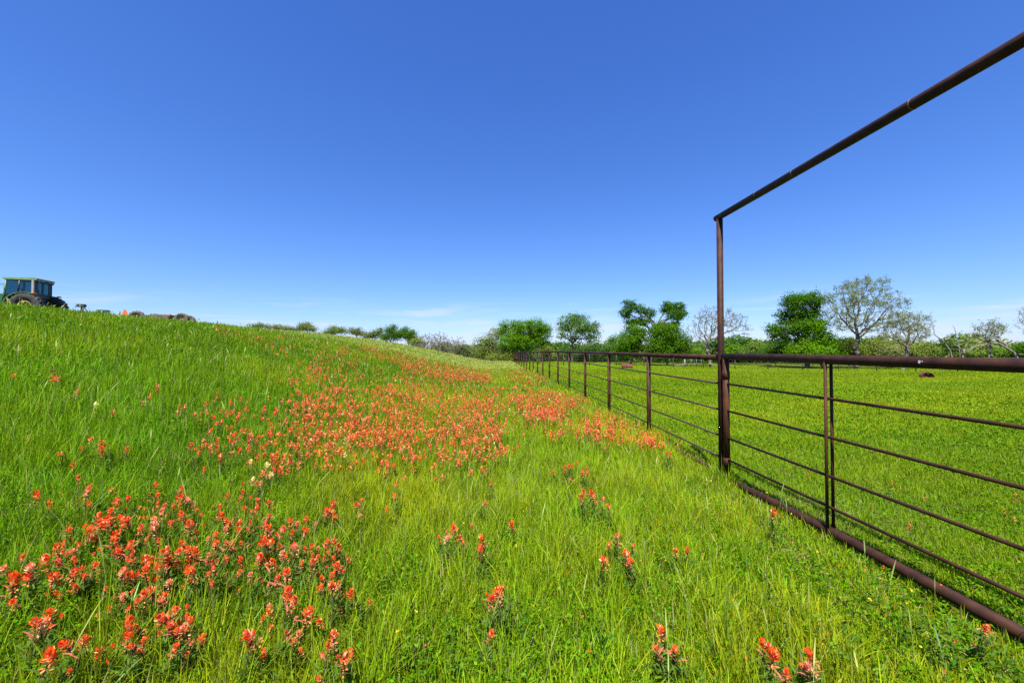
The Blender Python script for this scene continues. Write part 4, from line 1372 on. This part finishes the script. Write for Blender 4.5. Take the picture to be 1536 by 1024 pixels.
# scrub along the boundary
SCRUB = [
    (705, 542, 66, [(702,528,14,8),(692,524,12,6),(712,532,14,8)], (0.09,0.11,0.045), 'grey green bush at the foot of the hill, left of the tree row'),
    (760, 546, 57, [(758,536,14,8),(742,537,14,7)], G_O, 'olive bush under the thin olive tree'),
    (822, 547, 62, [(822,530,12,11),(832,534,12,9),(815,524,8,8)], G_O, 'light bush between the round oak and the airy tree'),
    (848, 547, 66, [(846,528,14,10),(858,532,14,9)], (0.06,0.13,0.02), 'dark bush right behind the airy tree trunk'),
    (882, 547, 62, [(882,526,16,12),(897,530,13,11),(872,533,12,8)], (0.07,0.15,0.02), 'green bush right of the airy tree'),
    (915, 548, 58, [(918,512,8,12),(912,524,12,12),(922,530,12,12)], (0.085,0.17,0.03), 'pointed bush at the left of the round shrub'),
    (1045, 549, 52, [(1045,530,16,10),(1056,536,14,8),(1034,536,12,8)], G_B, 'bright bush behind the bare pale tree'),
    (1098, 549, 56, [(1098,526,16,10),(1112,530,16,10),(1088,532,12,9)], G_B, 'bright bush just right of the gate post'),
    (1135, 549, 54, [(1132,522,18,12),(1148,526,16,12),(1120,530,14,10)], (0.12,0.20,0.03), 'yellow green bush left of the dark oak'),
    (1165, 550, 50, [(1165,522,18,12),(1180,528,18,12),(1152,532,16,10)], (0.06,0.15,0.012), 'dark green bush under the left side of the dark oak'),
    (1272, 551, 47, [(1270,520,14,12),(1283,528,14,10)], G_O, 'olive bush behind the forked trunk of the spreading tree'),
    (1312, 551, 50, [(1310,518,20,13),(1328,522,18,12),(1300,530,16,10)], G_O, 'olive bush right of the spreading tree trunk'),
    (1340, 552, 46, [(1338,528,16,10),(1352,532,14,9)], G_G, 'grey bush at the foot of the crooked tree'),
    (1382, 552, 46, [(1380,522,20,13),(1396,527,18,12),(1366,530,16,11)], (0.16,0.21,0.035), 'yellow olive bush right of the crooked tree'),
    (1420, 553, 50, [(1422,520,16,12),(1410,528,16,10),(1434,529,14,10)], (0.045,0.12,0.015), 'dark bush behind the leaning dead trunk'),
    (1462, 553, 46, [(1460,530,18,9),(1478,532,16,9)], (0.15,0.22,0.03), 'pale bush below the scrawny tree'),
    (1500, 554, 44, [(1500,530,16,9),(1518,534,14,8)], (0.12,0.21,0.02), 'light green bush under the fallen limb'),
    (1536, 555, 42, [(1538,526,16,12),(1550,530,16,12)], G_D, 'dark bush at the right picture edge'),
]
for px, py, Z, lobes, c, lb in SCRUB:
    leafy_tree('scrub_bush', lb, px, py, Z, lobes, 4200, 0.17, c, trunk_r=0.06, clump=0.32, cat='bush', fill=0.5, group=None)

# trees whose tops show over the hill
BEHIND = [
    (385, 92, [(386,490,13,5),(397,490,8,4),(374,493,9,3.5),(390,487,5,3)], (0.17,0.21,0.06), 'leftmost tree top peeping over the hill crest', 3000),
    (412, 96, [(410,492,10,3.5),(420,491,7,4),(415,489,4,2.5)], G_G, 'small faint tree top second along the hill crest', 2000),
    (432, 92, [(430,493,12,3.5),(440,494,9,3),(426,491,5,3)], (0.17,0.21,0.06), 'low tree top peeping over the crest left of the round one', 2400),
    (456, 88, [(456,489,11,5),(449,493,10,4),(465,492,8,5),(460,486,5,3),(472,495,6,3)], (0.16,0.205,0.05), 'rounder olive tree top above the middle of the hill crest', 3800),
    (505, 88, [(504,495,15,5),(493,498,10,4),(515,496,10,5),(500,491,6,3),(485,500,8,3)], (0.14,0.20,0.045), 'wide green tree top over the falling crest', 4400),
    (532, 90, [(532,498,12,5),(543,500,9,5),(527,495,5,4),(538,494,4,3)], G_G, 'loose grey green tree top beside the wide green one', 2800),
    (568, 86, [(566,499,11,6),(557,503,10,5),(576,504,9,5),(570,494,5,4),(550,506,6,4)], (0.12,0.175,0.035), 'thin green tree left of the dark pair behind the hill', 3400),
    (588, 82, [(585,496,9,8),(593,503,11,9),(579,506,9,7),(590,490,5,4)], (0.058,0.14,0.008), 'left tree of the dark green pair behind the hill', 5200),
    (610, 82, [(612,502,12,8),(603,500,9,8),(621,508,9,6),(608,494,5,4),(618,498,6,4)], (0.062,0.15,0.008), 'right tree of the dark green pair behind the hill', 5600),
    (628, 80, [(627,512,9,6),(619,514,9,6),(634,516,6,5)], G_O, 'small olive bush right of the dark pair behind the hill', 2200),
]
for px, Z, lobes, c, lb, n in BEHIND:
    leafy_tree('hilltop_tree', lb, px, 530, Z, lobes, n, 0.2, c, trunk_r=0.12, clump=0.42, fill=0.3, per=9)
for i, (px, rx, yt, lb) in enumerate(((643, 15, 505, 'left one of the bare grey trees behind the hill slope'), (662, 16, 504, 'middle one of the bare grey trees behind the hill slope'), (684, 15, 511, 'right one of the bare grey trees behind the hill slope'))):
    bare_tree('leafless_tree', lb, px, 538, 78, [(px, yt + 4, rx, 10), (px - 5, yt + 12, rx, 9), (px + 6, yt + 10, rx, 9)], (px, 530), 50 + i, attrs=330, D=0.34, bark='pale_bark', leaves=700, leafcol=(0.17, 0.155, 0.10), leafsize=0.18, trunk_r=0.14, twig=0.017)


# far woodland closing the view
def build_woods():
    V_, Q_, C_ = [], [], []
    nv = 0
    pal = [(0.045,0.11,0.015), (0.06,0.14,0.02), (0.11,0.17,0.03), (0.15,0.19,0.06), (0.17,0.19,0.09), (0.035,0.085,0.018)]
    for i in range(330):
        a = R(RNG.uniform(-20, 66))
        d = RNG.uniform(72, 230) if i % 3 else RNG.uniform(72, 120)
        x, y = d * math.sin(a), d * math.cos(a)
        if x < -2 and d < 100:
            continue
        z = float(terrain(x, y))
        hh = RNG.uniform(4.6, 7.4) * (1.0 if d > 100 else 0.72)
        nl = int(RNG.integers(3, 6))
        lob = []
        for k in range(nl):
            lob.append([RNG.normal(0, 1.6), RNG.normal(0, 1.6), hh * RNG.uniform(0.45, 0.78), RNG.uniform(1.6, 2.8), RNG.uniform(1.6, 2.8), hh * RNG.uniform(0.16, 0.26)])
        lob.append([0, 0, hh * 0.3, 2.6, 2.6, hh * 0.28])
        lob = np.array(lob)
        n = 1300 if d < 130 else 800
        w_ = RNG.integers(0, len(lob), n)
        dd = RNG.normal(size=(n, 3))
        dd /= np.linalg.norm(dd, axis=1)[:, None]
        p = lob[w_, :3] + dd * lob[w_, 3:] * (0.6 + 0.42 * RNG.random((n, 1))) + RNG.normal(0, 0.18, (n, 3))
        p += np.array([x, y, z])
        V, q = leaf_quads(p, (0.30 + 0.0014 * d) * RNG.uniform(0.6, 1.5, n), dd * 0.9 + np.array([0, 0, 0.5]), aspect=0.7)
        cc = jitter_cols(pal[RNG.integers(0, len(pal))], n, 0.25, 0.15)
        V_.append(V)
        Q_.append(q + nv)
        C_.append(np.repeat(cc, 4, 0))
        nv += len(V)
    me = np_mesh('woods', np.concatenate(V_), np.concatenate(Q_), None, M['leaf'], np.concatenate(C_))
    tag(link('woods', me), kind='stuff')


build_woods()

# ------------------------------------------------------------------ sky, sun, camera
SUN_EL, SUN_AZ = R(63), R(196)          # azimuth clockwise from +y; the sun stands behind and a little left of the camera
w = bpy.data.worlds.new('World')
SC.world = w
w.use_nodes = True
nt = w.node_tree
nt.nodes.clear()
L = nt.links.new
out = N(nt, 'ShaderNodeOutputWorld')
bg = N(nt, 'ShaderNodeBackground', Strength=0.10)
sky = N(nt, 'ShaderNodeTexSky', sky_type='NISHITA')
sky.sun_disc = False
sky.sun_elevation = SUN_EL
sky.sun_rotation = SUN_AZ
sky.altitude = 300
sky.air_density = 1.0
sky.dust_density = 0.3
sky.ozone_density = 3.0
spl = N(nt, 'ShaderNodeSeparateColor')
L(sky.outputs[0], spl.inputs[0])
hs = N(nt, 'ShaderNodeCombineColor')
for ch, (gain, pw) in enumerate(((0.470, 1.20), (0.505, 1.01), (0.700, 0.78))):
    m0 = N(nt, 'ShaderNodeMath', operation='MULTIPLY')
    m0.inputs[1].default_value = 0.1
    m1 = N(nt, 'ShaderNodeMath', operation='POWER')
    m1.inputs[1].default_value = pw
    m2 = N(nt, 'ShaderNodeMath', operation='MULTIPLY')
    m2.inputs[1].default_value = gain * 10
    L(spl.outputs[ch], m0.inputs[0])
    L(m0.outputs[0], m1.inputs[0])
    L(m1.outputs[0], m2.inputs[0])
    L(m2.outputs[0], hs.inputs[ch])
# faint cirrus low over the horizon
tc = N(nt, 'ShaderNodeTexCoord')
sep = N(nt, 'ShaderNodeSeparateXYZ')
L(tc.outputs['Generated'], sep.inputs[0])
mp_ = N(nt, 'ShaderNodeMapping')
mp_.inputs['Scale'].default_value = (2.2, 2.2, 22.0)
mp_.inputs['Rotation'].default_value = (0.03, 0.02, 0)
L(tc.outputs['Generated'], mp_.inputs[0])
no = N(nt, 'ShaderNodeTexNoise', Scale=2.0, Detail=6.0, Roughness=0.6, Distortion=0.4)
L(mp_.outputs[0], no.inputs['Vector'])
r1 = N(nt, 'ShaderNodeMapRange', interpolation_type='SMOOTHSTEP')
for k, v in (('From Min', 0.47), ('From Max', 0.76), ('To Min', 0.0), ('To Max', 0.8)):
    r1.inputs[k].default_value = v
L(no.outputs['Fac'], r1.inputs['Value'])
r2 = N(nt, 'ShaderNodeMapRange', interpolation_type='SMOOTHSTEP')
for k, v in (('From Min', 0.14), ('From Max', 0.06), ('To Min', 0.0), ('To Max', 1.0)):
    r2.inputs[k].default_value = v
L(sep.outputs['Z'], r2.inputs['Value'])
mul = N(nt, 'ShaderNodeMath', operation='MULTIPLY')
L(r1.outputs[0], mul.inputs[0])
L(r2.outputs[0], mul.inputs[1])
mx = N(nt, 'ShaderNodeMix', data_type='RGBA')
L(mul.outputs[0], mx.inputs['Factor'])
L(hs.outputs[0], mx.inputs['A'])
mx.inputs['B'].default_value = (3.2, 3.5, 4.0, 1)
L(mx.outputs['Result'], bg.inputs['Color'])
L(bg.outputs[0], out.inputs['Surface'])

sun = bpy.data.lights.new('sun', 'SUN')
sun.energy = 4.8
sun.angle = R(0.53)
sun.color = (1.0, 0.955, 0.88)
so = bpy.data.objects.new('sun', sun)
COL.objects.link(so)
sd = Vector((math.sin(SUN_AZ) * math.cos(SUN_EL), math.cos(SUN_AZ) * math.cos(SUN_EL), math.sin(SUN_EL)))
so.rotation_euler = sd.to_track_quat('Z', 'Y').to_euler()
so.location = (0, 0, 30)

cam = bpy.data.cameras.new('camera')
cam.lens = 14.0
cam.sensor_width = 36.0
cam.clip_start = 0.05
cam.clip_end = 4000
co = bpy.data.objects.new('camera', cam)
COL.objects.link(co)
co.location = (0, 0, EYE)
co.rotation_euler = (R(90) + PIT, 0, -YAW)
SC.camera = co

SC.view_settings.view_transform = 'Standard'
SC.view_settings.look = 'None'
SC.view_settings.exposure = 1.3
SC.view_settings.gamma = 1.0
SC.cycles.use_denoising = False
SC.cycles.max_bounces = 6
SC.cycles.transparent_max_bounces = 8
SC.cycles.sample_clamp_indirect = 4
